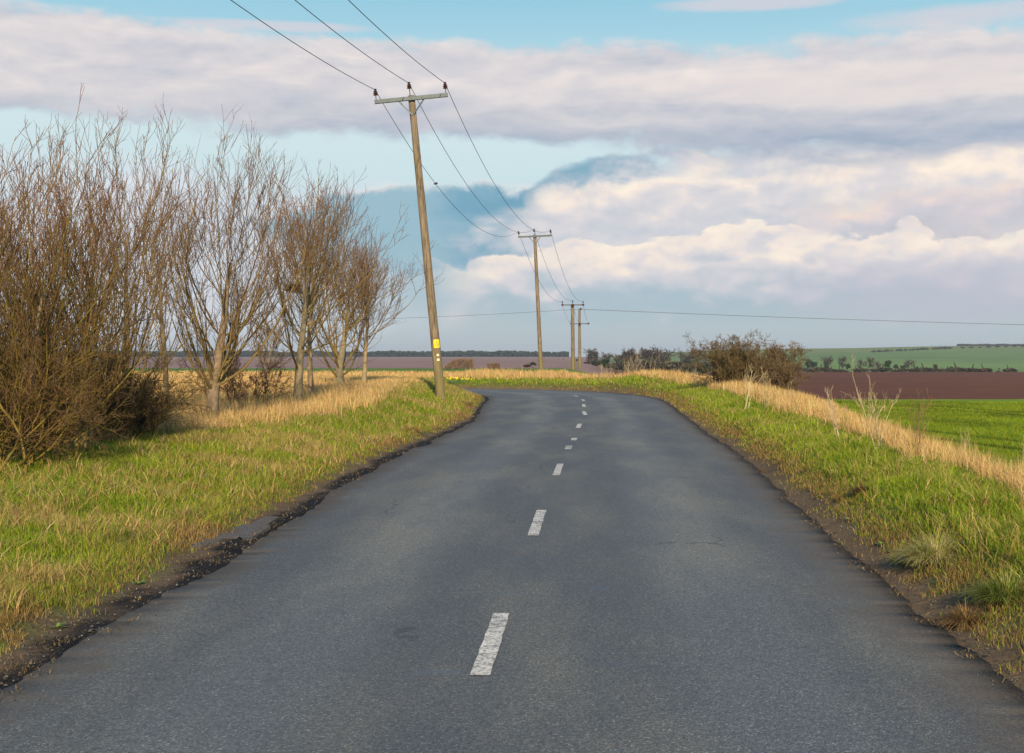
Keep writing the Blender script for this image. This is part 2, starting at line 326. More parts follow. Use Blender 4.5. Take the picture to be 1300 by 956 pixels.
def asphalt_mat():
    m, t, b = new_mat('asphalt'); g = t.new('ShaderNodeNewGeometry').outputs['Position']; x, y, z = t.sep(g)
    uv = t.new('ShaderNodeUVMap', uv_map='UVMap').outputs[0]; u, v, _ = t.sep(uv)     # u across in metres, v along
    c = lin(99, 101, 100)
    vo = t.new('ShaderNodeTexVoronoi'); vo.inputs['Scale'].default_value = 135; t.put(vo.inputs['Vector'], g)
    chip, _, _ = t.sep(vo.outputs['Color'])
    c = t.mix(1.0, c, t.ramp(chip, [(0.0, (0.55, 0.57, 0.60, 1)), (0.45, (0.9, 0.9, 0.92, 1)), (0.80, (1.15, 1.12, 1.05, 1)), (0.96, (1.7, 1.62, 1.5, 1)), (1.0, (2.6, 2.5, 2.4, 1))]), 'MULTIPLY')
    f, _ = t.noise(g, 42, 5, 0.7)
    c = t.mix(1.0, c, t.ramp(f, [(0.3, (0.72, 0.72, 0.74, 1)), (0.72, (1.3, 1.28, 1.24, 1))]), 'MULTIPLY')
    # broad wear: polished wheel tracks, damp streaks, patches
    f2, _ = t.noise(t.xyz(t.m('MULTIPLY', u, 0.9), t.m('MULTIPLY', v, 0.22)), 1.0, 5, 0.6)
    c = t.mix(t.ss(f2, 0.40, 0.66), t.mix(1.0, c, (0.76, 0.81, 0.89, 1), 'MULTIPLY'), t.mix(1.0, c, (1.17, 1.14, 1.05, 1), 'MULTIPLY'))
    tr = t.m('ABSOLUTE', t.m('SUBTRACT', t.m('ABSOLUTE', u), 1.25)); tr = t.ss(tr, 0.15, 0.65)
    c = t.mix(1.0, c, t.mix(tr, (1.20, 1.20, 1.19, 1), (0.94, 0.94, 0.95, 1)), 'MULTIPLY')
    f3, _ = t.noise(t.xyz(t.m('MULTIPLY', u, 3.0), t.m('MULTIPLY', v, 9)), 0.55, 4, 0.6)
    bl = t.m('MULTIPLY', t.ss(f3, 0.60, 0.72), t.m('SUBTRACT', 1.0, t.ss(t.m('ABSOLUTE', t.m('SUBTRACT', u, 0.25)), 0.3, 1.1)))
    c = t.mix(t.m('MULTIPLY', bl, 0.5), c, lin(80, 102, 122))
    # faint old patch repairs and tar seams
    vp = t.new('ShaderNodeTexVoronoi', feature='DISTANCE_TO_EDGE'); vp.inputs['Scale'].default_value = .42; t.put(vp.inputs['Vector'], t.vm('ADD', t.xyz(u, t.m('MULTIPLY', v, .35)), t.vm('MULTIPLY', t.noise(g, 1.6, 4, .6)[1], (.5, .5, 0))))
    crk = t.m('MULTIPLY', t.m('SUBTRACT', 1.0, t.ss(vp.outputs['Distance'], 0.002, 0.007)), t.ss(t.noise(g, .5, 2)[0], .54, .62))
    c = t.mix(t.m('MULTIPLY', crk, .55), c, (.03, .03, .032, 1))
    # dirt and grit towards the two edges
    hw = t.new('ShaderNodeAttribute', attribute_name='edge').outputs['Fac']       # metres from the nearest edge
    f4, _ = t.noise(g, 2.2, 6, 0.7)
    dirt = t.m('SUBTRACT', 1.0, t.ss(t.m('ADD', hw, t.m('MULTIPLY', t.m('SUBTRACT', f4, 0.5), 1.1)), 0.02, t.m('ADD', .42, t.m('MULTIPLY', t.ss(u, .5, 1.5), .28))))
    fd, _ = t.noise(g, 45, 5, 0.7)
    c = t.mix(t.m('MULTIPLY', dirt, 0.85), c, t.ramp(fd, [(0.3, (0.055, 0.045, 0.035, 1)), (0.7, (0.15, 0.12, 0.09, 1))]))
    t.put(b.inputs['Base Color'], c); b.inputs['Roughness'].default_value = 0.78; b.inputs['Specular IOR Level'].default_value = 0.35
    bn = t.new('ShaderNodeBump'); bn.inputs['Strength'].default_value = 0.8; bn.inputs['Distance'].default_value = 0.006
    t.l.new(t.m('ADD', vo.outputs['Distance'], f), bn.inputs['Height']); t.l.new(bn.outputs[0], b.inputs['Normal'])
    return m

# ------------------------------------------------------------------ ground sheet
G_ = lambda *c: np.array(c, float)
C_SOIL, C_LIT, C_GREEN, C_DRY = G_(.055, .040, .027), G_(.125, .085, .045), G_(.095, .11, .022), G_(.30, .195, .085)
C_CROP, C_PLOUGH, C_LBROWN, C_LGREEN, C_HILL = G_(.14, .225, .012), G_(.115, .046, .026), G_(.23, .155, .135), G_(.085, .150, .022), G_(.105, .165, .045)
def dry_start(Y): return np.interp(Y, [4, 12, 19, 24, 34, 46, 60, 66], [7.5, 6.6, 5.0, 3.7, 2.7, 3.1, 3.0, 2.6])
def mixc(c, k, n):
    k = k[:, None]; return c * (1 - k) + n * k
def build_ground():
    xs = [1.0]; x = 1.0
    while x < 5000: x += max(0.09, 0.022 * abs(x - 5) if x > 9 else 0.09); xs.append(x)
    neg = []; x = 1.0
    while x > -5000: x -= (0.09 if x > -5 else max(0.09, 0.022 * abs(x + 1))); neg.append(x)
    xs = np.array(neg[::-1] + xs)
    ys = [-60.0]
    while ys[-1] < 6500:
        y = ys[-1]
        dy = 1.5 if y < 3 else (max(0.10, 0.008 * y) if y < 100 else 0.018 * y)
        ys.append(y + dy)
    ys = np.array(ys)
    for b in (84.0, 86.0, 299, 302, 140, 142): ys[np.abs(ys - b).argmin()] = b
    X, Y = np.meshgrid(xs, ys); nx, ny = len(xs), len(ys); X = X.ravel(); Y = Y.ravel()
    Z, d, sd, s, rough = hfun(X, Y, True)
    a = X / np.maximum(Y + 6, 8)
    n = fbm(X * .6, Y * .6, 21); n2 = fbm(X * 3, Y * 3, 31)
    c = np.tile(C_GREEN, (len(X), 1))
    inner = sd < 0
    dryi = sstep(-.5, .8, d - dry_start(Y) + (n - .5) * 1.8) * inner
    dryo = sstep(2.0, 3.0, d + (n - .5)) * (~inner)
    c = mixc(c, np.maximum(dryi, dryo), C_DRY)
    bd = np.interp(Y, [0, 18, 34, 60, 90], [3.6, 3.9, 4.8, 9.0, 14.0])
    fld = sstep(-.3, .6, d - bd) * (~inner)
    right = sstep(0.055, 0.085, a)
    lf = np.where(Y[:, None] < 141, C_LGREEN, C_LBROWN); lf = lf * (1 + 0.0 * n[:, None])
    yj = Y + (fbm(X * .3, Y * .3, 71) - .5) * 3.0
    rf = np.where(yj[:, None] < 85, C_CROP, np.where(Y[:, None] < 300, C_PLOUGH, C_HILL))
    hn = fbm(X * .004, Y * .004, 5)
    rf = np.where(Y[:, None] > 300, rf * (0.85 + 0.5 * hn[:, None]), rf)
    rf = np.where((Y[:, None] > 1150 + 500 * a[:, None]), rf * G_(1.25, .98, .95), rf)
    c = mixc(c, fld, rf * right[:, None] + lf * (1 - right[:, None]))
    soil = 1 - sstep(.20, .60, d * np.where(inner, .8, 1) + (n2 - .5) * .5)
    c = mixc(c, soil * (d < 3), C_SOIL * (0.7 + n2[:, None]) + C_LIT * .55)
    n4 = fbm(X * 6, Y * 2.5, 37); c = mixc(c, (1 - sstep(.10, .26, d + (n4 - .5) * .35)) * inner * (d < 1), G_(.016, .016, .018) * (.5 + n4[:, None]))
    V = np.column_stack([X, Y, Z]); i = np.arange(ny - 1)[:, None] * nx + np.arange(nx - 1)[None]; i = i.ravel()
    o = mesh_np('ground', V, np.column_stack([i, i + 1, i + nx + 1, i + nx]), ground_mat(), cols=c, smooth=True)
    pa = o.data.attributes.new('plough', 'FLOAT', 'POINT'); pa.data.foreach_set('value', ((fld > .5) & (Y > 85) & (Y < 300) & (right > .5)).astype(np.float32) + 0.4 * ((fld > .5) & (Y > 141) & (right < .5)).astype(np.float32))
    tag(o, kind='structure')
build_ground()

# ------------------------------------------------------------------ road sheet, ragged edges with real thickness
def ragged(s, side):
    amp = 0.11 if side < 0 else 0.10
    r = (fbm(s * 1.1, s * 0 + side * 3.3, 40, 5) - .5) * 2 * amp + (fbm(s * 7, s * 0 + side, 44, 3) - .5) * .07
    if side < 0:
        for (c, w, dep) in ((9.9, .7, .12), (13.2, .7, .08), (18.5, .9, .10), (25, 1.2, .12)):
            r = r - dep * np.exp(-((s - c) / w) ** 2)
    return r
def centre_at(s):
    s = s + S0
    x = np.interp(s, CS, CL[:, 0]); y = np.interp(s, CS, CL[:, 1]); h = np.interp(s, CS, CH)
    x2 = np.interp(s + .2, CS, CL[:, 0]); y2 = np.interp(s + .2, CS, CL[:, 1]); x1 = np.interp(s - .2, CS, CL[:, 0]); y1 = np.interp(s - .2, CS, CL[:, 1])
    tx, ty = x2 - x1, y2 - y1; L = np.hypot(tx, ty); tx /= L; ty /= L
    return x, y, h, ty, -tx            # right-hand normal
def build_road():
    s = [-58.0]
    while s[-1] < 155: s.append(s[-1] + (1.0 if s[-1] < 2 else max(0.05, 0.006 * s[-1])))
    s = np.array(s); x, y, h, nx, ny = centre_at(s)
    lo = -h + np.where(s > 2, -ragged(s, -1), 0) ; hi = h + np.where(s > 2, ragged(s, 1), 0)
    K = 15; rows = []; uv = []; ed = []
    for k in range(K):
        t = k / (K - 1); u = lo * (1 - t) + hi * t
        z = rz(y) + 0.03 * (1 - (u / h) ** 2) - 0.004
        rows.append(np.column_stack([x + nx * u, y + ny * u, z])); uv.append(np.column_stack([u, s])); ed.append(np.minimum(u - lo, hi - u))
    # skirts
    for k, u in ((0, lo), (K - 1, hi)):
        r = rows[k].copy(); r[:, 2] -= 0.06; rows.insert(0 if k == 0 else len(rows), r)
        uv.insert(0 if k == 0 else len(uv), np.column_stack([u, s])); ed.insert(0 if k == 0 else len(ed), np.zeros(len(s)))
    V = np.array(rows); n = len(s); KK = len(rows)
    i = (np.arange(KK - 1)[:, None] * n + np.arange(n - 1)[None]).ravel()
    faces = np.column_stack([i, i + n, i + n + 1, i + 1])
    o = mesh_np('road', V.reshape(-1, 3), faces, asphalt_mat(), smooth=False)
    me = o.data; ul = me.uv_layers.new(name='UVMap'); UV = np.array(uv).reshape(-1, 2)
    ul.data.foreach_set('uv', UV[faces.ravel()].astype(np.float32).ravel())
    e = me.attributes.new('edge', 'FLOAT', 'POINT'); e.data.foreach_set('value', np.array(ed).ravel().astype(np.float32))
    tag(o, kind='structure')
build_road()
def paint_mat():
    m, t, b = new_mat('road_paint'); g = t.new('ShaderNodeNewGeometry').outputs['Position']
    f, _ = t.noise(g, 55, 5, 0.75); f2, _ = t.noise(g, 9, 4, 0.6)
    k = t.ss(t.m('ADD', f, t.m('MULTIPLY', f2, 0.5)), 0.60, 0.90)
    c = t.mix(k, lin(105, 102, 102), lin(222, 216, 202)); t.put(b.inputs['Base Color'], c); b.inputs['Roughness'].default_value = .7
    return m
M_PAINT = paint_mat()
def dash(s0, s1, off=0.0, w=0.11, wear=0.0):
    n = 26; s = np.linspace(s0, s1, n); x, y, h, nx, ny = centre_at(s); V = []
    jl = (fbm(s * 9, s * 0, 61, 3) - .5) * .012; jr = (fbm(s * 9, s * 0 + 9, 62, 3) - .5) * .012
    for u in (off - w / 2 + jl, off + w / 2 + jr):
        V.append(np.column_stack([x + nx * u, y + ny * u, rz(y) + 0.03 * (1 - (u / h) ** 2) + 0.001]))
    V = np.array(V).reshape(-1, 3); i = np.arange(n - 1); m = np.column_stack([i, i + n, i + n + 1, i + 1])
    if wear: m = m[(fbm(i * .35, i * 0., int(s0), 2) > wear)]
    return V, m
DASH = [(6.3, 7.85, -.16), (11.35, 13.3, -.10), (17.4, 19.45, -.08), (23.0, 24.1, -.06), (25.9, 27.0, -.02), (31.6, 33.6, -.04), (38.2, 40.4, .1), (43.6, 46.0, .2), (49.5, 51.5, .28), (55.5, 57, .35)]
def build_dashes():
    words = ['first', 'second', 'third', 'fourth', 'fifth', 'sixth', 'seventh', 'eighth', 'ninth', 'tenth']
    for k, (a, b_, off) in enumerate(DASH):
        x, y, h, nx, ny = centre_at(np.array([a]))
        V, m = dash(a, b_, off, 0.10 if k < 3 else 0.12, 0.35 if k in (3, 4) else 0.0)
        o = mesh_np('road_marking', V, m, M_PAINT)
        lb = ['nearest white centre dash, long and speckled with wear', 'second white centre dash from the camera on grey asphalt', 'third white centre dash from the camera on the road',
              'fourth centre dash, broken and nearly worn away', 'fifth centre dash, short and partly worn off', 'sixth centre dash from the camera, small and white',
              'seventh centre dash from the camera, before the bend', 'eighth centre dash from the camera, where the road starts bending', 'ninth centre dash from the camera, tiny in the bend', 'farthest visible centre dash in the left-hand bend'][k]
        tag(o, lb, 'road marking', 'white dashes along the middle of the road')
build_dashes()

# ------------------------------------------------------------------ grass, straw and litter (uncountable: one object each)
def blades(name, X, Y, Z, L, W, bend, cols, mat, segs=2, lean=None, tipk=0.75):
    """curved tapered blades; arrays per blade"""
    n = len(X); az = rng.uniform(0, 2 * np.pi, n); face = az + rng.normal(0, .6, n) + np.pi / 2
    dx, dy = np.cos(az), np.sin(az)
    if lean is not None: dx = dx + lean[0]; dy = dy + lean[1]
    wx, wy = np.cos(face), np.sin(face); rows = []
    base = np.column_stack([X, Y, Z - 0.012])
    for k in range(segs + 1):
        t = k / segs; hgt = L * (t - bend * .35 * t * t); out = L * bend * t * t
        c = base + np.column_stack([dx * out, dy * out, hgt])
        if k < segs:
            w = W * (1 - tipk * t) / 2; o = np.column_stack([wx * w, wy * w, 0 * w]); rows += [c - o, c + o]
        else: rows.append(c)
    V = np.stack(rows, 1); m = V.shape[1]; b = (np.arange(n) * m)[:, None]
    loops = []; sizes = []
    for k in range(segs - 1): loops.append(b + np.array([2 * k, 2 * k + 1, 2 * k + 3, 2 * k + 2])); sizes.append(4)
    loops.append(b + np.array([m - 3, m - 2, m - 1])); sizes.append(3)
    flat = np.concatenate(loops, 1).ravel(); sz = np.tile(np.array(sizes), n)
    C = np.repeat(cols, m, axis=0)
    return mesh_np(name, V.reshape(-1, 3), flat, mat, cols=C, sizes=sz)
def sample(n, r0, r1, p, azlo=-31, azhi=34):
    """points round the camera with density ~ r^-p"""
    q = 2 - p; u = rng.uniform(0, 1, n); r = (r0 ** q + u * (r1 ** q - r0 ** q)) ** (1 / q)
    a = np.radians(rng.uniform(azlo, azhi, n)); return r * np.sin(a), r * np.cos(a), r
def pal(n, stops, var=.18):
    stops = np.array(stops); i = rng.integers(0, len(stops), n); c = stops[i] * (1 + rng.normal(0, var, (n, 1))); return np.clip(c, .005, .9)
GREENS = [(.155, .225, .010), (.12, .195, .010), (.20, .265, .012), (.22, .255, .02), (.085, .15, .010), (.26, .25, .03)]
STRAWS = [(.56, .355, .14), (.47, .29, .105), (.63, .43, .19), (.40, .24, .09), (.66, .47, .22)]
BROWNS = [(.22, .135, .045), (.28, .17, .06), (.15, .09, .035), (.33, .22, .08)]
def build_grass():
    # --- short green / mixed verge grass
    X, Y, r = sample(2350000, 4.6, 85, 1.55)
    Z, d, sd, s, rough = hfun(X, Y, True); inner = sd < 0
    n1 = fbm(X * .8, Y * .8, 51); n2 = fbm(X * 3.5, Y * 3.5, 52); n3 = fbm(X * .25, Y * .25, 53)
    lo = np.where(inner, .34, .17) + (n2 - .5) * .6 - np.where(Y > 35, .12, 0)
    ds = dry_start(Y) + (n1 - .5) * 1.8
    hi = np.where(inner, ds + .8, np.interp(Y, [0, 15, 40, 70], [2.4, 2.4, 2.2, 2.2]) + (n1 - .5) * .9)
    keep = (d > lo) & (d < hi) & (rng.uniform(0, 1, len(X)) < (.45 + .9 * n2) * np.clip((d - lo) / .14, .15, 1))
    X, Y, Z, d, r, n1, n2, n3, inner, ds = [v[keep] for v in (X, Y, Z, d, r, n1, n2, n3, inner, ds)]; n = len(X)
    # wear and dryness patches
    dryk = sstep(.48, .62, n1 + .35 * (n2 - .5) + .25 * (n3 - .5)) * .85 + .05
    dryk = np.where(inner, dryk * .85 + .45 * (1 - sstep(.3, 1.4, d)) + .4 * sstep(-.8, .5, d - ds), dryk * .28 + .62 * (1 - sstep(.3, .75, d)) + .3 * sstep(1.7, 2.3, d))
    isdry = rng.uniform(0, 1, n) < dryk
    c = pal(n, GREENS) * np.where(inner, 1.18, 1.36)[:, None]; c *= (.75 + .5 * n3)[:, None]
    br = rng.uniform(0, 1, n) < (1 - sstep(.40, 1.1, d)) * .85
    c[isdry] = (pal(n, STRAWS) * .62 + pal(n, GREENS) * .30)[isdry]; c[isdry & br] = pal(n, BROWNS)[isdry & br]
    L = rng.uniform(.05, .12, n) * (.65 + .9 * n2) * np.where(isdry, 1.15, 1) * np.where(d < .7, .7, 1) * np.clip(1 + (r - 12) / 90, 1, 1.6)
    W = .0034 * (np.maximum(r, 6) / 6) ** .80 * rng.uniform(.7, 1.4, n)
    tag(blades('verge_grass', X, Y, Z, L, W, rng.uniform(.2, 1.1, n), c, M_GRASS), 'mixed green and yellowing grass covering both road verges', 'grass', kind='stuff')
    print('verge blades', n)
    # --- longer tussocky blades, mostly on the right bank and the left edge
    X, Y, r = sample(500000, 4.8, 80, 1.6)
    Z, d, sd, s, rough = hfun(X, Y, True); inner = sd < 0
    n2 = fbm(X * 2.6, Y * 2.6, 72, 3); n1 = fbm(X * .8, Y * .8, 51)
    ds = dry_start(Y)
    ok = np.where(inner, (d > .55) & (d < ds + 1), (d > .55) & (d < 3.0)) & (rng.uniform(0, 1, len(X)) < sstep(.44, .66, n2))
    X, Y, Z, d, r, n2, n1, inner = [v[ok] for v in (X, Y, Z, d, r, n2, n1, inner)]; n = len(X)
    isdry = rng.uniform(0, 1, n) < np.where(inner, .50, .28)
    c = pal(n, GREENS) * 1.25; c[isdry] = (pal(n, STRAWS) * .85)[isdry]
    L = rng.uniform(.10, .24, n) * (.5 + n2); W = .0046 * (np.maximum(r, 6) / 6) ** .8 * rng.uniform(.7, 1.3, n)
    tag(blades('tufted_grass', X, Y, Z, L, W, rng.uniform(.3, 1.3, n), c, M_GRASS, segs=3), 'longer arching grass tufts scattered through the verges', 'grass', kind='stuff')
    print('tuft blades', n)
    # --- tall dry straw: left meadow, right bank crest, outside of the bend
    X, Y, r = sample(1900000, 9, 130, 1.15)
    Z, d, sd, s, rough = hfun(X, Y, True); inner = sd < 0
    n1 = fbm(X * .8, Y * .8, 51); n2 = fbm(X * 2.2, Y * 2.2, 82, 3)
    ds = dry_start(Y) + (n1 - .5) * 1.8
    e1 = np.interp(Y, [0, 15, 40, 70], [1.9, 1.9, 1.9, 1.8]) + (n1 - .5) * .9
    e2 = np.interp(Y, [0, 18, 34, 60, 90], [2.8, 3.1, 4.3, 8.0, 11.0]) + (n1 - .5) * 1.0
    ok = np.where(inner, d > ds, (d > e1) & (d < e2)) & (rng.uniform(0, 1, len(X)) < .35 + n2 * .9)
    X, Y, Z, d, r, n2, n1, inner = [v[ok] for v in (X, Y, Z, d, r, n2, n1, inner)]; n = len(X)
    c = pal(n, STRAWS, .15); n5 = fbm(X * .35, Y * .35, 91); c *= (.85 + .5 * n5)[:, None]
    gk = rng.uniform(0, 1, n) < .04 + .15 * sstep(.55, .7, n5) ; c[gk] = (pal(n, GREENS) * 1.1)[gk]
    L = rng.uniform(.16, .46, n) * (.5 + .9 * n2) * np.where(inner, np.where(Y > 42, .62, .95), np.where(X < -3, .6, 1.05))
    W = .0042 * (np.maximum(r, 8) / 8) ** .85 * rng.uniform(.6, 1.2, n)
    tag(blades('dry_grass', X, Y, Z, L, W, rng.uniform(.05, .75, n), c, M_STRAW, segs=3, lean=(-.25, .05)), 'tall straw coloured dry grass in the meadow and along the banks', 'dry grass', kind='stuff')
    print('straw blades', n)
    # --- young crop on the right
    X, Y, r = sample(520000, 11, 84, 1.4, 2, 34)
    Z, d, sd, s, rough = hfun(X, Y, True)
    bd = np.interp(Y, [0, 18, 34, 60, 90], [3.2, 3.5, 4.8, 9.0, 14.0]); row = np.sin((X * .97 + Y * .12) * 2 * np.pi / .9)
    ok = (sd > 0) & (d > bd) & (rng.uniform(0, 1, len(X)) < .62 + .3 * row); X, Y, Z, r = [v[ok] for v in (X, Y, Z, r)]; n = len(X)
    c = pal(n, [(.17, .245, .006), (.13, .20, .006), (.22, .28, .010), (.27, .27, .016)]); n5 = fbm(X * .45, Y * .3, 93); c *= (.40 + .9 * n5)[:, None]; tram = np.abs(((X * .97 + Y * .12) % 12.0) - 6.0 - np.sign(((X * .97 + Y * .12) % 12.0) - 6.0) * .85) < .22; c[tram] *= .45
    tag(blades('young_crop', X, Y, Z, rng.uniform(.06, .15, n), .006 * (np.maximum(r, 10) / 10) ** .8 * rng.uniform(.7, 1.3, n), rng.uniform(.2, 1, n), c, M_GRASS),
        'bright green young crop in the field beyond the right bank', 'crop', kind='stuff')
    # --- litter: dead stems, grit and crumbs of tarmac along both edges
    X, Y, r = sample(620000, 4.7, 45, 1.75)
    Z, d, sd, s, rough = hfun(X, Y, True); n2 = fbm(X * 3.5, Y * 3.5, 52)
    ok = (d > -.03 - .25 * (n2 - .3)) & (d < .65 + .5 * (n2 - .5)) & (rng.uniform(0, 1, len(X)) < .02 + sstep(.35, .75, n2) * .5)
    X, Y, Z, r, d = [v[ok] for v in (X, Y, Z, r, d)]; n = len(X)
    Z = np.where(d < .12, np.maximum(Z, rz(Y) - .002), Z)
    c = pal(n, BROWNS + [(.10, .07, .04), (.06, .045, .03), (.36, .26, .12)], .2)
    a = rng.uniform(0, 6.28, n); Ln = rng.uniform(.01, .045, n) * rng.uniform(.4, 1, n); W = rng.uniform(.0008, .002, n) * (np.maximum(r, 6) / 6) ** .6
    dx, dy = np.cos(a), np.sin(a); z0 = Z + rng.uniform(.004, .012, n); z1 = z0 + rng.uniform(-.003, .02, n)
    V = np.stack([np.column_stack([X - dy * W, Y + dx * W, z0]), np.column_stack([X + dy * W, Y - dx * W, z0]), np.column_stack([X + dx * Ln + dy * W, Y + dy * Ln - dx * W, z1]), np.column_stack([X + dx * Ln - dy * W, Y + dy * Ln + dx * W, z1])], 1)
    i = (np.arange(n) * 4)[:, None] + np.arange(4)
    tag(mesh_np('plant_litter', V.reshape(-1, 3), i, M_STRAW, cols=np.repeat(c, 4, 0)), 'brown dead stems and leaf litter along the tarmac edges', 'litter', kind='stuff')
    X, Y, r = sample(190000, 4.7, 40, 1.9)
    Z, d, sd, s, rough = hfun(X, Y, True); n2 = fbm(X * 3.5, Y * 3.5, 55)
    ok = (d > -.35) & (d < .55) & (rng.uniform(0, 1, len(X)) < np.where(d < 0, .10, .5) * (.3 + n2)); X, Y, Z, d, sd, r = [v[ok] for v in (X, Y, Z, d, sd, r)]; n = len(X)
    Z = np.where(d < .15, np.maximum(Z, rz(Y) - .004), Z)
    tet = np.array([(1, 0, -.3), (-.5, .87, -.3), (-.5, -.87, -.3), (.1, .1, .8)]); R_ = .003 + .012 * rng.uniform(0, 1, n) ** 3 * np.where(sd < 0, 1.3, .9)
    V = (tet[None] * R_[:, None, None]) * rng.uniform(.6, 1.4, (n, 4, 3)); a = rng.uniform(0, 6.28, n); ca, sa = np.cos(a)[:, None], np.sin(a)[:, None]
    Vx = V[:, :, 0] * ca - V[:, :, 1] * sa; Vy = V[:, :, 0] * sa + V[:, :, 1] * ca
    V = np.stack([Vx + X[:, None], Vy + Y[:, None], V[:, :, 2] * .7 + Z[:, None] + .002], 2)
    f = np.array([(0, 1, 3), (1, 2, 3), (2, 0, 3), (0, 2, 1)]); F_ = ((np.arange(n) * 4)[:, None, None] + f[None]).reshape(-1, 3)
    c = pal(n, [(.09, .085, .08), (.05, .045, .04), (.12, .11, .09), (.07, .06, .05)], .2)
    tag(mesh_np('loose_grit', V.reshape(-1, 3), F_, M_BARK, cols=np.repeat(c, 4, 0)), 'loose grit and tarmac crumbs along the broken road edges', 'gravel', kind='stuff')
build_grass()

# ------------------------------------------------------------------ generic woody plants
def norm(v): return v / np.maximum(np.linalg.norm(v, axis=-1, keepdims=True), 1e-9)
def strands(P0, D0, L, r0, r1, K, wig, up, rs):
    """grow a batch of strands level by level; returns points (M,K+1,3), radii (M,K+1)"""
    M = len(P0); P = np.empty((M, K + 1, 3)); P[:, 0] = P0; d = norm(D0)
    for k in range(K):
        d = norm(d + rs.normal(0, wig, (M, 3)) + np.array([0, 0, 1]) * (up[:, None] if np.ndim(up) else up))
        P[:, k + 1] = P[:, k] + d * (L / K)[:, None]
    t = np.linspace(0, 1, K + 1)[None]; rad = r0[:, None] * (1 - t) + r1[:, None] * t
    return P, rad
def kids(P, rad, n, tlo, thi, ang, lenk, L, rk, rs, rmin, tpow=1.0):
    M, K1, _ = P.shape; i = np.repeat(np.arange(M), n); t = tlo + (thi - tlo) * rs.uniform(0, 1, len(i)) ** tpow
    f = t * (K1 - 1); k = np.minimum(f.astype(int), K1 - 2); w = (f - k)[:, None]
    p = P[i, k] * (1 - w) + P[i, k + 1] * w; tan = norm(P[i, k + 1] - P[i, k])
    rr = rad[i, k] * (1 - w[:, 0]) + rad[i, k + 1] * w[:, 0]
    q = norm(np.cross(tan, rs.normal(0, 1, (len(i), 3)))); a = rs.normal(ang, ang * .25, len(i))[:, None]
    dr = tan * np.cos(a) + q * np.sin(a)
    Ln = L[i] * lenk * (1 - .40 * t) * rs.uniform(.55, 1.25, len(i))
    return p, dr, Ln, np.maximum(rr * rk, rmin), t
def tubes(batches, sides):
    """batches of (P, rad, colours per strand) -> V, faces, cols"""
    VV, FF, CC = [], [], []; off = 0
    for P, rad, c in batches:
        M, K1, _ = P.shape
        T = np.empty_like(P); T[:, 1:-1] = P[:, 2:] - P[:, :-2]; T[:, 0] = P[:, 1] - P[:, 0]; T[:, -1] = P[:, -1] - P[:, -2]; T = norm(T)
        ref = np.where(np.abs(T[:, :1, 2:3]) > .9, np.array([1., 0, 0]), np.array([0, 0, 1.])); u = norm(np.cross(T, np.broadcast_to(ref, T.shape))); v = np.cross(T, u)
        ang = np.arange(sides) * 2 * np.pi / sides
        ring = P[:, :, None] + rad[:, :, None, None] * (u[:, :, None] * np.cos(ang)[None, None, :, None] + v[:, :, None] * np.sin(ang)[None, None, :, None])
        VV.append(ring.reshape(-1, 3)); base = off + (np.arange(M) * K1 * sides)[:, None, None] + (np.arange(K1 - 1) * sides)[None, :, None]
        j = np.arange(sides); j2 = (j + 1) % sides
        FF.append(np.stack([base + j, base + j2, base + sides + j2, base + sides + j], -1).reshape(-1, 4))
        CC.append(np.repeat(c, K1 * sides, axis=0)); off += M * K1 * sides
    return np.concatenate(VV), np.concatenate(FF), np.concatenate(CC)
def barkcol(M, rs, base, var=.2): return np.clip(np.array(base)[None] * (1 + rs.normal(0, var, (M, 1))) * (1 + rs.normal(0, .025, (M, 3))), .01, .8)
OLIVE, BROWN, RED, GREY = (.175, .125, .045), (.165, .105, .052), (.200, .105, .068), (.20, .155, .095)

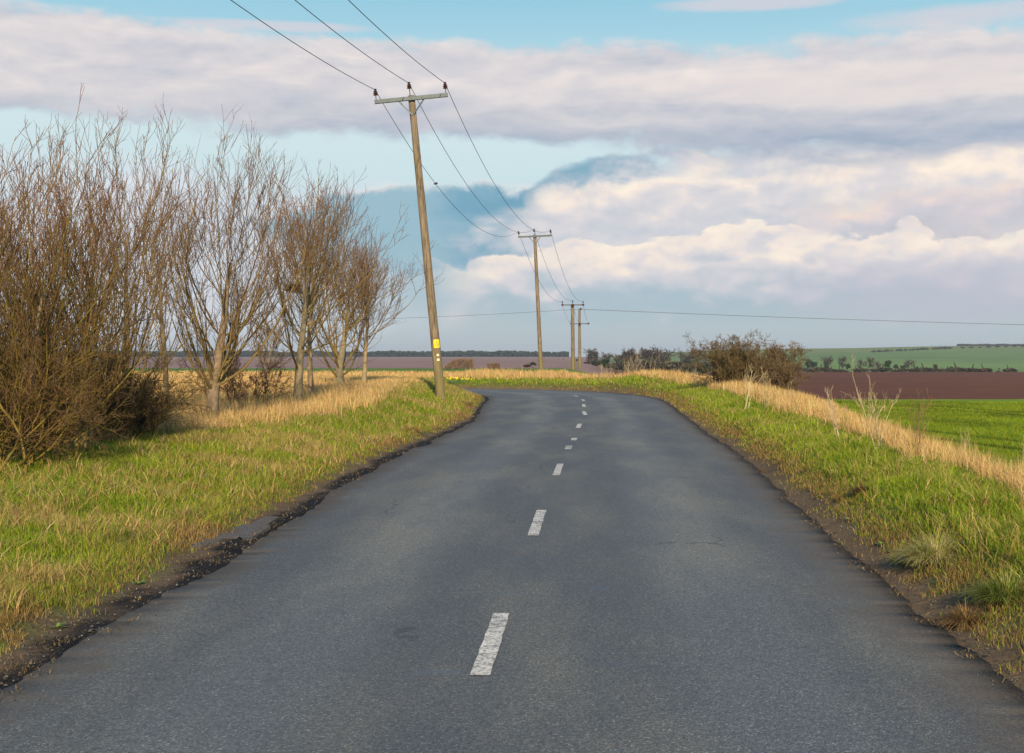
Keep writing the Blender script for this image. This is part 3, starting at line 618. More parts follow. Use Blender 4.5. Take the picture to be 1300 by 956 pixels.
SCL = lambda P, k: P * k
def bare_tree(name, loc, height, seed, label, cat='tree', group=None, trunk_r=.09, n1=24, n2=9, n3=7, n4=3, split=.22, spread=.80, up=.10,
              width=1.0, rmin=.0035, trunk_col=GREY, limb_col=OLIVE, twig_col=RED, lean=(0, 0), trunks=1, lowbias=1.35, tk=1.0, lenk=.62, trunk_top=.72):
    rs = np.random.default_rng(seed); o = empty(name, loc)
    base = np.zeros((trunks, 3)); 
    if trunks > 1: base[:, :2] = rs.normal(0, .12, (trunks, 2))
    base[:, 2] = -.15
    D = np.tile([lean[0], lean[1], 1.0], (trunks, 1)) + (rs.normal(0, .28, (trunks, 3)) * [1, 1, 0] if trunks > 1 else 0)
    L = np.full(trunks, height * trunk_top) * rs.uniform(.85, 1.05, trunks)
    P, rd = strands(base, D, L, np.full(trunks, trunk_r), np.full(trunks, trunk_r * .22), 14, .045, .02, rs)
    rd[:, 0] *= 1.35
    br = []
    p1, d1, L1, r1, t1 = kids(P, rd, n1, split, 1.0, spread, lenk * width * 1.25, L, .27, rs, .007, lowbias)
    d1[:, :2] *= (1.3 - .7 * t1)[:, None]; d1[:, 2] = np.abs(d1[:, 2]) + .12
    d1 = norm(d1); L1 = np.minimum(L1 * 1.25, (height - p1[:, 2]) / np.maximum(.55, d1[:, 2]) * 1.02)
    P1, R1 = strands(p1, d1, L1, r1, np.maximum(r1 * .22, rmin), 9, .075, up * (1.3 - .5 * t1), rs); br.append((P1, R1, barkcol(len(p1), rs, limb_col)))
    p2, d2, L2, r2, _ = kids(P1, R1, n2, .12, 1, .50, .66, L1, .5, rs, rmin * 1.4)
    P2, R2 = strands(p2, d2, L2, r2, np.maximum(r2 * .3, rmin), 6, .09, up * 1.1, rs); br.append((P2, R2, barkcol(len(p2), rs, np.array(limb_col) * .5 + np.array(BROWN) * .5)))
    p3, d3, L3, r3, _ = kids(P2, R2, n3, .12, 1, .50, .66, L2, .6, rs, rmin)
    P3, R3 = strands(p3, d3, L3, r3, np.full(len(p3), rmin * .7), 4, .10, up, rs)
    hz = np.clip(p3[:, 2:3] / height, 0, 1); c3 = barkcol(len(p3), rs, (1, 1, 1), .2) * (np.array(limb_col) * (1 - hz) + np.array(twig_col) * hz); br.append((P3, R3, c3))
    if n4:
        p4, d4, L4, r4, _ = kids(P3, R3, n4, .15, 1, .6, .6, L3, .7, rs, rmin * .8)
        P4, R4 = strands(p4, d4, L4, r4, np.full(len(p4), rmin * .5), 2, .12, up, rs)
        hz = np.clip(p4[:, 2:3] / height, 0, 1); c4 = barkcol(len(p4), rs, (1, 1, 1), .2) * (np.array(limb_col) * (1 - hz) + np.array(twig_col) * hz); br.append((P4, R4, c4))
    zt = np.concatenate([b[0][:, -1, 2] for b in br]); kz = height / (.5 * np.percentile(zt, 99.7) + .5 * zt.max())
    V, Fc, C = tubes([(P * kz, rd, barkcol(trunks, rs, trunk_col, .1))], 9); mesh_np('trunk', V, Fc, M_BARK, o, C, smooth=True)
    br = [(b[0] * kz, b[1], b[2]) for b in br]
    V1, F1, C1 = tubes(br[:1], 5); V2, F2, C2 = tubes(br[1:], 3)
    mesh_np('crown', np.concatenate([V1, V2]), np.concatenate([F1, F2 + len(V1)]), M_TWIG, o, np.concatenate([C1, C2]))
    tag(o, label, cat, group); return o
def tree_at(px, Y, top, *a, **k):
    p = at(px, Y); return bare_tree(k.pop('name', 'bare_tree'), p, zat(top, Y) - p[2], *a, **k)

G_ROW = 'bare trees in the row beside the road'
tree_at(268, 27, 150, 11, 'bare tree with stout fork-free trunk standing alone just right of the dense thicket', group=G_ROW, trunk_r=0.15, n1=30, n2=7, n3=5, n4=2, split=0.21, spread=1.0, lowbias=1.1, up=.13, lenk=.64, rmin=0.0046)
tree_at(376, 33.5, 196, 12, 'bare tree holding a dark twig clump, left of the paired trunks in mid row', group=G_ROW, trunk_r=0.14, n1=32, n2=7, n3=3, n4=2, split=0.23, spread=1.0, lowbias=1.1, up=.12, lenk=.58, rmin=0.0051)
tree_at(397, 37, 222, 13, 'slimmer pale trunked bare tree right behind the one with the twig clump', group=G_ROW, trunk_r=0.1, n1=25, n2=6, n3=3, n4=2, split=0.35, spread=.90, lowbias=1.1, up=.15, lenk=.50, rmin=0.0054, trunk_col=(.26, .19, .11))
tree_at(432, 50, 262, 14, 'low forking bare tree whose branches fan out from near the ground', group=G_ROW, trunk_r=0.19, n1=30, n2=7, n3=3, n4=2, split=0.11, spread=.90, lowbias=1.1, up=.12, lenk=.84, rmin=0.0068, trunk_top=.66)
tree_at(462, 52, 292, 15, 'rightmost bare tree of the row, slender pale trunk and wide drooping side branches', group=G_ROW, trunk_r=0.115, n1=22, n2=6, n3=3, n4=2, split=0.29, spread=.95, lowbias=1.1, up=.075, lenk=.74, rmin=0.0068, trunk_col=(.28, .21, .12))
tree_at(338, 62, 395, 16, 'small distant bare tree seen between the trunks at the green field', group=G_ROW, trunk_r=.07, n1=16, n2=7, n3=5, n4=0, split=.2, spread=.8, rmin=0.0095)
# the thicket on the far left
G_TH = 'bare trees of the dense thicket on the left'
tree_at(101, 18.6, 146, 21, 'thicket tree with a thick yellow lit trunk beside two support stakes', group=G_TH, trunk_r=.10, n1=29, n2=6, n3=4, n4=2, split=.12, spread=.80, lowbias=1.1, up=.13, lenk=.66, rmin=0.0041, trunk_col=(.34, .24, .09))
tree_at(30, 17.5, 152, 22, 'moss greened tree in the thicket, left of the staked trunk', group=G_TH, trunk_r=.085, n1=28, n2=6, n3=4, n4=2, split=.06, spread=.90, lowbias=1.1, up=.12, lenk=.66, rmin=0.0041, trunks=2, limb_col=(.16, .125, .025))
tree_at(-50, 17.0, 160, 23, 'thicket tree cut by the left picture edge', group=G_TH, trunk_r=.08, n1=23, n2=5, n3=3, n4=2, split=.06, spread=.90, lowbias=1.1, up=.12, lenk=.66, rmin=0.0041, trunks=2)
tree_at(55, 24, 150, 24, 'upright bare tree behind the thicket, tallest at far left', group=G_TH, trunk_r=.09, n1=23, n2=5, n3=3, n4=2, split=.12, spread=.80, lowbias=1.1, up=.15, lenk=.62, rmin=0.0046)
tree_at(160, 24.5, 128, 25, 'bare tree at the right side of the thicket with the highest thin top', group=G_TH, trunk_r=.09, n1=24, n2=5, n3=3, n4=2, split=.08, spread=.80, lowbias=1.1, up=.15, lenk=.62, rmin=0.0046)
tree_at(214, 30, 160, 26, 'slender bare tree between the thicket and the lone stout trunk', group=G_TH, trunk_r=.08, n1=19, n2=4, n3=3, n4=2, split=.12, spread=.80, lowbias=1.1, up=.15, lenk=.56, rmin=0.0051)

def shrub(name, loc, height, width, seed, label, stems=26, n2=10, n3=8, n4=3, group=None, tlo=.26, col_=BROWN, tip=BROWN, rmin=.004, r=.022, up=.03, spread=1.0, cat='shrub', wig=.14):
    rs = np.random.default_rng(seed); o = empty(name, loc)
    base = np.column_stack([rs.normal(0, width * .16, stems), rs.normal(0, width * .12, stems), np.full(stems, -.08)])
    a = rs.uniform(0, 2 * np.pi, stems); tilt = rs.uniform(.05, 1.0, stems) * spread
    D = np.column_stack([np.cos(a) * tilt * width / height, np.sin(a) * tilt * width / height, np.ones(stems)])
    L = height * rs.uniform(.6, .95, stems) / np.maximum(.6, norm(D)[:, 2])* .85
    P, rd = strands(base, D, L, np.full(stems, r), np.full(stems, rmin), 9, wig * .8, up, rs)
    V, Fc, C = tubes([(P, rd, barkcol(stems, rs, col_))], 5); mesh_np('stems', V, Fc, M_BARK, o, C)
    p2, d2, L2, r2, _ = kids(P, rd, n2, tlo, 1, .75, .42, L, .6, rs, rmin); P2, R2 = strands(p2, d2, L2, r2, np.full(len(p2), rmin), 6, wig, up, rs)
    p3, d3, L3, r3, _ = kids(P2, R2, n3, .1, 1, .8, .5, L2, .7, rs, rmin); P3, R3 = strands(p3, d3, L3, r3, np.full(len(p3), rmin * .8), 4, wig, up, rs)
    bt = [(P2, R2, barkcol(len(p2), rs, col_)), (P3, R3, barkcol(len(p3), rs, tip))]
    if n4:
        p4, d4, L4, r4, _ = kids(P3, R3, n4, .1, 1, .8, .6, L3, .8, rs, rmin * .7); P4, R4 = strands(p4, d4, L4, r4, np.full(len(p4), rmin * .6), 2, wig, up, rs)
        bt.append((P4, R4, barkcol(len(p4), rs, tip)))
    V, Fc, C = tubes(bt, 3); mesh_np('twigs', V, Fc, M_TWIG, o, C)
    tag(o, label, cat, group); return o
# dense low tangle in front of and under the thicket
MOSS = (.150, .120, .018)
def shrub_at(px, Y, top, *a, **k):
    p = at(px, Y); return shrub(k.pop('name', 'bare_shrub'), p, zat(top, Y) - p[2], *a, **k)
G_SH = 'leafless shrubs tangled under the thicket'
shrub_at(-15, 15.6, 385, 3.4, 31, 'dark tangled shrub with mossy yellow green boughs at the left picture edge', group=G_SH, stems=34, n2=12, n3=8, n4=3, col_=(.14, .10, .022), tip=(.12, .072, .032), rmin=.0034, r=.020)
shrub_at(34, 19.6, 388, 3.2, 32, 'dense dark shrub in front of the thicket, left of the staked trunk', group=G_SH, stems=34, n2=14, n3=10, n4=3, col_=(.11, .08, .022), tip=(.10, .068, .025), rmin=.0034, r=.018)
shrub_at(132, 21.0, 425, 2.3, 33, 'shrub spreading low boughs to the right of the staked trunk', group=G_SH, stems=30, n2=13, n3=9, n4=2, col_=(.15, .11, .03), tip=(.14, .095, .04), rmin=.0034, r=.018, spread=1.4)
shrub_at(176, 21.5, 455, 1.3, 34, 'upright clump of thin stems standing in straw before the lone stout tree', group=G_SH, stems=40, n2=8, n3=6, n4=2, col_=BROWN, tip=(.15, .085, .05), rmin=.0032, r=.011, spread=.5)
shrub_at(310, 33, 438, 2.3, 35, 'low reddish shrub behind the straw between lone tree and twig clump tree', group=G_SH, stems=24, n2=8, n3=6, n4=2, col_=BROWN, tip=(.17, .085, .06), rmin=.005, r=.012)
# support stakes beside the yellow trunk
def stake(px, Y, h, label, r=.028):
    p = at(px, Y, -.2); rs = np.random.default_rng(int(px)); P = np.array([[(0, 0, 0), (0, 0, h * .5), (0.01, 0, h + .2)]]); V, Fc, C = tubes([(P, np.full((1, 3), r), np.array([(.36, .26, .10)]))], 8)
    n = len(V); V = np.vstack([V, [(0.01, 0, h + .205)]]); C = np.vstack([C, C[:1]]); top = np.arange(n - 8, n)
    me_f = list(Fc.ravel()); sizes = [4] * len(Fc)
    for k in range(8): me_f += [top[k], top[(k + 1) % 8], n]; sizes.append(3)
    o = mesh_np('wooden_stake', V, np.array(me_f), M_BARK, cols=C, sizes=np.array(sizes)); o.location = p
    tag(o, label, 'stake', 'support stakes beside the thicket trunk')
stake(108, 18.3, .62, 'pale wooden stake just right of the yellow lit trunk'); stake(114, 18.5, .55, 'shorter wooden stake, farther right of the yellow lit trunk', .022)

# bushes on the right beyond the bank
G_HB = 'leafless hawthorn bushes beyond the right bank'
shrub_at(932, 51, 412, 3.0, 41, 'taller spiky brown hawthorn bush at the left of the pair beyond the bank', group=G_HB, stems=34, n2=12, n3=9, n4=3, col_=(.13, .098, .040), tip=(.13, .095, .045), rmin=.0065, r=.03, name='hawthorn_bush', cat='bush', wig=.17, spread=.55, tlo=.06)
shrub_at(982, 50, 428, 2.6, 42, 'rounder dense brown hawthorn bush at the right of the pair beyond the bank', group=G_HB, stems=44, n2=13, n3=9, n4=3, col_=(.13, .095, .040), tip=(.145, .10, .055), rmin=.0065, r=.025, name='hawthorn_bush', cat='bush', spread=.95, tlo=.06)
# nest-like clump
def nest():
    rs = np.random.default_rng(5); Y = 33.5; n = 420; p = Vector(((372 - 650) * Y / F, Y, zat(366, Y)))
    a = rs.normal(0, 1, (n, 3)); a = norm(a) * (.05 + .13 * rs.uniform(0, 1, (n, 1)) ** .5); d = norm(rs.normal(0, 1, (n, 3)) * [1, 1, .5])
    P, rd = strands(a * [1.15, 1.15, .65], d, np.full(n, .13), np.full(n, .0045), np.full(n, .003), 3, .3, 0, rs)
    V, Fc, C = tubes([(P, rd, barkcol(n, rs, (.07, .05, .022)))], 3); o = mesh_np('twig_nest', V, Fc, M_TWIG, cols=C); o.location = p
    tag(o, 'dark clump of twigs lodged high in the mid row bare tree', 'nest')
nest()

# ------------------------------------------------------------------ poles and wires
class MB:
    def __init__(s): s.V = []; s.F = []
    def add(s, V, Fc):
        o = len(s.V); s.V += [tuple(v) for v in V]; s.F += [tuple(i + o for i in f) for f in Fc]
    def box(s, c, size, rot=None):
        x, y, z = [v / 2 for v in size]; P = [Vector(p) for p in ((-x, -y, -z), (x, -y, -z), (x, y, -z), (-x, y, -z), (-x, -y, z), (x, -y, z), (x, y, z), (-x, y, z))]
        if rot is not None: P = [rot @ p for p in P]
        s.add([p + Vector(c) for p in P], [(0, 3, 2, 1), (4, 5, 6, 7), (0, 1, 5, 4), (1, 2, 6, 5), (2, 3, 7, 6), (3, 0, 4, 7)])
    def lathe(s, prof, c=(0, 0, 0), n=14, axis=None):
        V = []; 
        for r, z in prof:
            for k in range(n): V.append(Vector((r * math.cos(2 * math.pi * k / n), r * math.sin(2 * math.pi * k / n), z)))
        if axis is not None: q = Vector((0, 0, 1)).rotation_difference(Vector(axis)); V = [q @ v for v in V]
        V = [v + Vector(c) for v in V]; Fc = []
        for j in range(len(prof) - 1):
            for k in range(n): Fc.append((j * n + k, j * n + (k + 1) % n, (j + 1) * n + (k + 1) % n, (j + 1) * n + k))
        Fc.append(tuple(range(n))[::-1]); Fc.append(tuple((len(prof) - 1) * n + k for k in range(n))); s.add(V, Fc)
    def bar(s, a, b, r, n=6): 
        a = Vector(a); b = Vector(b); L = (b - a).length; s.lathe([(r, 0), (r, L)], a, n, (b - a))
    def build(s, name, mat, parent=None, bevel=0.0, smooth=False):
        me = bpy.data.meshes.new(name); me.from_pydata(s.V, [], s.F); me.update(); me.materials.append(mat)
        if smooth:
            me.polygons.foreach_set('use_smooth', [True] * len(me.polygons)); me.set_sharp_from_angle(angle=R(40))
        o = bpy.data.objects.new(name, me); col.objects.link(o); o.parent = parent
        if bevel: m = o.modifiers.new('bevel', 'BEVEL'); m.width = bevel; m.segments = 2
        return o
def wood_mat():
    m, t, b = new_mat('pole_wood'); oc = t.new('ShaderNodeTexCoord').outputs['Object']; x, y, z = t.sep(oc)
    st = t.xyz(t.m('MULTIPLY', x, 9), t.m('MULTIPLY', y, 9), t.m('MULTIPLY', z, .35))
    f, _ = t.noise(st, 4.5, 6, .65, .4); f2, _ = t.noise(oc, 1.1, 4, .6)
    c = t.ramp(f, [(.36, (.025, .020, .015, 1)), (.44, (.12, .092, .062, 1)), (.6, (.26, .195, .12, 1)), (.8, (.40, .31, .20, 1))])
    c = t.mix(t.ss(f2, .45, .7), c, t.mix(1.0, c, (.72, .70, .62, 1), 'MULTIPLY'))
    g = t.m('SUBTRACT', 1.0, t.ss(t.m('ADD', z, t.m('MULTIPLY', f2, 1.5)), .8, 3.2))     # algae low on the pole
    c = t.mix(t.m('MULTIPLY', g, .6), c, (.145, .125, .022, 1))
    t.put(b.inputs['Base Color'], c); b.inputs['Roughness'].default_value = .85
    bn = t.new('ShaderNodeBump'); bn.inputs['Strength'].default_value = .7; bn.inputs['Distance'].default_value = .02
    t.l.new(f, bn.inputs['Height']); t.l.new(bn.outputs[0], b.inputs['Normal']); return m
M_WOOD = wood_mat()
M_STEEL = plain('galvanised_steel', (.045, .062, .068), .5, .35, 8)
M_PORC = plain('brown_porcelain', (.045, .016, .014), .15)
M_YEL = plain('sign_yellow', (.85, .60, .01), .45)
M_BLK = plain('sign_black', (.015, .015, .015), .5)
M_CREAM = plain('number_cream', (.70, .64, .42), .5)
M_WIRE = plain('aluminium_wire', (.10, .105, .115), .6, .2)
def pin_insulator(parent, x, z, y=0.0, k=1.0):
    m = MB(); pr = [(.018, .0), (.075, .0), (.085, .02), (.05, .045), (.045, .06), (.078, .065), (.08, .08), (.045, .10), (.042, .115), (.065, .12), (.066, .135), (.045, .155), (.030, .165), (.030, .18), (.05, .19), (.045, .215), (.01, .225)]
    m.lathe([(r * k * 1.05, zz * k) for r, zz in pr], (x, y, z + .16 * k), 14); ins = m.build('insulator', M_PORC, parent, smooth=True)
    p = MB(); p.bar((x, y, z), (x, y, z + .17 * k), .016, 8); p.build('pin', M_STEEL, ins); return (x, y, z + (.16 + .185) * k)
def pole(base, height, r0, r1, tilt, label, arm_w=2.5, arm_drop=.12, pins=(-1, 0, 1), strain=False, heading=0.0, signs=False, group=None, brace=True):
    o = empty('utility_pole', base, (0, R(tilt), heading)); tag(o, label, 'utility pole', group)
    m = MB(); n = 16; prof = [(r0 + (r1 - r0) * k / 20 + (.004 if k % 3 else 0), -.6 + (height + .6) * k / 20) for k in range(21)]
    prof += [(r1 * .9, height + .015)]; m.lathe(prof, n=20); m.build('pole', M_WOOD, o, smooth=True)
    zt = height - arm_drop; yf = -(r1 + .055)
    a = MB(); a.box((0, yf, zt), (arm_w, .10, .13)); arm = a.build('crossarm', M_STEEL, o, .006)
    bo = MB(); bo.bar((0, yf - .07, zt), (0, r1 + .05, zt), .014); bo.build('bolt', M_STEEL, arm)
    if brace:
        for s_ in (-1, 1):
            b_ = MB(); v0 = Vector((s_ * .42, yf, zt - .065)); v1 = Vector((s_ * .02, -(r1 + .02), zt - .55)); d = v1 - v0
            q = Vector((0, 0, 1)).rotation_difference(d).to_matrix(); b_.box((v0 + v1) / 2, (.05, .012, d.length), q); b_.build('brace', M_STEEL, o)
    pts = {}
    for s_ in pins:
        x = s_ * (arm_w / 2 - .06)
        pts[s_] = pin_insulator(o, x, zt + .065 if s_ else zt + .065, yf if s_ else yf, 1.0 if not strain else .9) if s_ else pin_insulator(o, 0 if strain else -.03, zt + .065 + (.12 if not strain else .05), yf + .0 , 1.0)
        if not s_ :
            e = MB(); e.bar((0 if strain else -.03, yf, zt + .06), (0 if strain else -.03, yf, zt + .20), .018); e.build('pin_bracket', M_STEEL, o)
    if strain:
        for s_ in (-1, 0, 1):
            x = s_ * (arm_w / 2 - .05); m = MB()
            m.lathe([(.03, -.13), (.12, -.12), (.125, -.09), (.06, -.07), (.06, -.02), (.125, -.01), (.125, .03), (.06, .05), (.06, .08), (.12, .10), (.11, .13), (.03, .14)], (x, yf - .20, zt), 12, (0, 1, 0)); m.build('strain_insulator', M_PORC, o, smooth=True)
    if signs:
        zs = 1.95; rr = r0 + (r1 - r0) * (zs + .6) / (height + .6)
        def curved(w, h, z, off, mat, name, parent, pts=None, y0=0.0):
            """a thin plate bent round the pole"""
            N = 10; V = []; Fc = []; a0 = math.asin(min(.95, w / 2 / (rr + off)))
            for k in range(N + 1):
                an = -a0 + 2 * a0 * k / N
                for (zz, ro) in ((-h / 2, off), (h / 2, off), (h / 2, off - .003), (-h / 2, off - .003)):
                    V.append(((rr + ro) * math.sin(an + y0), -(rr + ro) * math.cos(an + y0), z + zz))
            for k in range(N):
                for j in range(4): Fc.append((k * 4 + j, (k + 1) * 4 + j, (k + 1) * 4 + (j + 1) % 4, k * 4 + (j + 1) % 4))
            Fc.append((0, 1, 2, 3)); Fc.append((N * 4 + 3, N * 4 + 2, N * 4 + 1, N * 4)); m_ = MB(); m_.add(V, Fc); return m_.build(name, mat, parent)
        A0 = R(18)
        sg = curved(.20, .28, zs, .012, M_YEL, 'warning_sign', o, y0=A0); tag(sg, 'yellow electricity warning plate with black triangle')
        t_ = MB()
        def stroke(p, q, w=.011):
            p = Vector(p); q = Vector(q); d = (q - p); nn = 6; nrm = Vector((-d.y, d.x)).normalized() * w / 2; V = []
            for k in range(nn + 1):
                c_ = p + d * k / nn
                for s_ in (-1, 1):
                    e = c_ + nrm * s_; an = e.x / rr + A0; V.append(((rr + .015) * math.sin(an), -(rr + .015) * math.cos(an), zs + e.y))
            t_.add(V, [(2 * k, 2 * k + 1, 2 * k + 3, 2 * k + 2) for k in range(nn)])
        stroke((-.065, -.045), (0, .085)); stroke((0, .085), (.065, -.045)); stroke((-.07, -.045), (.07, -.045)); stroke((.008, .045), (-.012, .010), .010); stroke((-.012, .012), (.012, .008), .008); stroke((.010, .010), (-.006, -.03), .010)
        stroke((-.07, -.085), (.07, -.085), .016); t_.build('triangle_symbol', M_BLK, sg)
        for z, w in ((1.56, .075), (1.40, .085)): curved(w, .075, z, .010, M_CREAM, 'number_plate', o, y0=A0)
    M_ = Matrix.Translation(Vector(base)) @ Matrix.Rotation(heading, 4, 'Z') @ Matrix.Rotation(R(tilt), 4, 'Y')
    return {k: M_ @ Vector(v) for k, v in pts.items()}, M_, o
G_P = 'wooden utility poles carrying the wires'
p = at(560, 43); ang = -math.degrees(math.atan((560 - 523) / (498 - 120)))
P1, M1, _ = pole(p, zat(120, 43) - p[2], .165, .11, ang, 'nearest tall leaning wooden pole with yellow warning sign beside the road', signs=True, group=G_P)
p = at(687, 94); ang = -math.degrees(math.atan(8 / 168))
P2, M2, _ = pole(p, zat(298, 94) - p[2], .165, .11, ang, 'second wooden pole, nearly upright, beyond the outside of the bend', group=G_P)
p = at(727.5, 133)
P3, M3, _ = pole(p, zat(386, 133) - p[2], .22, .17, -.4, 'distant pole with black ball insulators along its high crossarm', arm_w=2.3, arm_drop=.1, strain=True, group=G_P, brace=False)
p = at(736, 160)
P4, M4, _ = pole(p, zat(411, 160) - p[2] + .1, .20, .17, -.2, 'farthest pole, its crossarm lower down than its neighbour\'s', arm_w=2.3, arm_drop=.1, strain=True, group=G_P, brace=False, pins=(-1,))
m = MB(); zt = zat(411, 160) - p[2]; m.lathe([(.165, zt + .115), (.15, zt + 1.9), (.13, zt + 1.92)], n=16); m.build('pole_top', M_WOOD, _, smooth=True)
m = MB(); m.lathe([(.03, 0), (.13, .02), (.14, .08), (.07, .12), (.12, .16), (.12, .2), (.03, .24)], (.16, -.1, zt + 1.75), 10); m.bar((0, 0, zt + 1.8), (.17, -.1, zt + 1.8), .03); m.build('strain_insulator', M_PORC, _, smooth=True)

def wire(a, b, sag, r, name, label, group, n=40):
    a = Vector(a); b = Vector(b); t = np.linspace(0, 1, n + 1); P = np.array([list(a.lerp(b, u)) for u in t]); P[:, 2] -= 4 * sag * t * (1 - t)
    V, Fc, C = tubes([(P[None], np.full((1, n + 1), r), np.array([(.1, .1, .1)]))], 5); o = mesh_np(name, V, Fc, M_WIRE, cols=C, smooth=True)
    tag(o, label, 'wire', group); return P, o
G_W = 'overhead wires between the poles'
side = {-1: 'left', 0: 'middle', 1: 'right'}
for s_ in (-1, 0, 1):
    a = P1[s_]; b = Vector((a.x - 5.7 + .05 * s_, -8.0, a.z - .35))
    wire(a, b, 1.25, .011, 'overhead_wire', f'{side[s_]} wire rising from the nearest pole out of the top of the picture', G_W)
    wp, wo = wire(P1[s_], P2[s_], 1.9 - .12 * s_, .011, 'overhead_wire', f'{side[s_]} sagging wire between the nearest pole and the second', G_W)
    if s_ == -1:
        q = wp[10]; m = MB(); m.lathe([(.012, -.10), (.035, -.06), (.055, 0), (.05, .05), (.02, .09)], (q[0], q[1], q[2] + .02), 8, (.9, .3, .25)); m.build('wire_clamp', M_BLK, wo, smooth=True)
    wire(P2[s_], P3[s_], 1.5, .013, 'overhead_wire', f'{side[s_]} wire between the second pole and the distant poles', G_W)
a4 = M4 @ Vector((.1, -.1, zt + 1.85))
wire(a4, (120, 162, 5.3), .5, .03, 'overhead_wire', 'long thin wire running right from the farthest pole across the sky', G_W, 60)
wire(a4, (-100, 168, 8.3), 1.7, .022, 'overhead_wire', 'long thin wire running left from the farthest pole behind the trees', G_W, 60)
for s_ in (-1, 0, 1):
    q = M3 @ Vector((s_ * 1.1, -.4, P3[0].z * 0 + (zat(386, 133) - at(727.5, 133)[2]) - .1)); r_ = M4 @ Vector((s_ * 1.1, -.4, zt))
    wire(q, r_, .35, .012, 'overhead_wire', f'{side[s_]} short wire joining the two distant poles', G_W, 14)

# ------------------------------------------------------------------ dead weeds, sapling, tussocks on the right bank
def weed(px, Y, h, seed, label, group=None, stems=1, branch=7, c=(.42, .33, .20), r=.004, name='dead_weed', lean=0.0, cat='weed', sub=4):
    rs = np.random.default_rng(seed); loc = at(px, Y); 
    base = np.column_stack([rs.normal(0, .05, stems), rs.normal(0, .05, stems), np.full(stems, -.03)]); D = np.column_stack([rs.normal(lean, .16 if stems > 1 else .05, stems), rs.normal(0, .1, stems), np.ones(stems)])
    L = h * rs.uniform(.65, 1.0, stems); P, rd = strands(base, D, L, np.full(stems, r), np.full(stems, r * .45), 9, .05, .02, rs)
    bt = [(P, rd, barkcol(stems, rs, c, .12))]
    if branch:
        p2, d2, L2, r2, _ = kids(P, rd, branch, .3, 1, .5, .40, L, .6, rs, r * .4); P2, R2 = strands(p2, d2, L2, r2, r2 * .6, 5, .10, .07, rs); bt.append((P2, R2, barkcol(len(p2), rs, c, .15)))
        if sub:
            p3, d3, L3, r3, _ = kids(P2, R2, sub, .3, 1, .5, .5, L2, .7, rs, r * .3); P3, R3 = strands(p3, d3, L3, r3, r3 * .7, 3, .1, .05, rs); bt.append((P3, R3, barkcol(len(p3), rs, c, .15)))
    V, Fc, C = tubes(bt, 4); o = mesh_np(name, V, Fc, M_BARK, cols=C); o.location = loc; tag(o, label, cat, group); return o
weed(1118, 17.5, 1.18, 61, 'pale leafless sapling with forking branches rising from the straw on the right bank', stems=4, branch=8, c=(.40, .31, .18), r=.0065, name='bare_sapling', cat='sapling', lean=-.10)
weed(1068, 20.0, .92, 62, 'smaller pale branched dead stem to the left of the forked sapling', stems=3, branch=5, c=(.44, .34, .22), r=.006, name='dead_weed', lean=-.05)
weed(1290, 12.5, .62, 63, 'curved pale dead stem at the right picture edge', stems=2, branch=3, c=(.48, .38, .22), r=.005, lean=-.15)
weed(1168, 16.2, .95, 64, 'reddish brown branched weed just right of the forked sapling', stems=4, branch=6, c=(.20, .12, .07), r=.0045)
weed(948, 34, 1.45, 65, 'tall straw coloured stalks standing before the left hawthorn bush', stems=5, branch=4, c=(.50, .42, .22), r=.008)
weed(975, 33, 1.05, 66, 'straw stalks standing before the gap between the hawthorn bushes', stems=4, branch=4, c=(.46, .38, .2), r=.007)
G_K = 'thin dead weed stalks along the right bank'
for k in range(26):
    Y = 11.5 + 1.55 * k + rng.uniform(-.5, .5); s_ = np.interp(Y, [0, 48], [0, 46]); x, y, h, nx, ny = centre_at(np.array([s_])); u = h[0] + rng.uniform(2.7, 4.6)
    X_ = x[0] + nx[0] * u; px = 650 + F * X_ / (y[0] + ny[0] * u)
    weed(px, y[0] + ny[0] * u, rng.uniform(.45, .95), 100 + k, 'one of the thin dead weed stalks rising from straw on right bank', G_K, stems=int(rng.integers(1, 4)), branch=4, c=[(.42, .33, .19), (.22, .14, .08), (.34, .24, .13)][k % 3], r=.003 + .00006 * Y, sub=2)
G_K2 = 'thin stalks on the grassy mound outside the bend'
for k in range(22):
    px = rng.uniform(760, 890); Y = rng.uniform(66, 74) if px < 830 else rng.uniform(52, 64)
    weed(px, Y, rng.uniform(.9, 1.9) if 790 < px < 850 else rng.uniform(.6, 1.1), 140 + k, 'one of the pale thin stalks rising from mound outside bend', G_K2, stems=3, branch=4, c=(.42, .33, .2), r=.0065, sub=3)
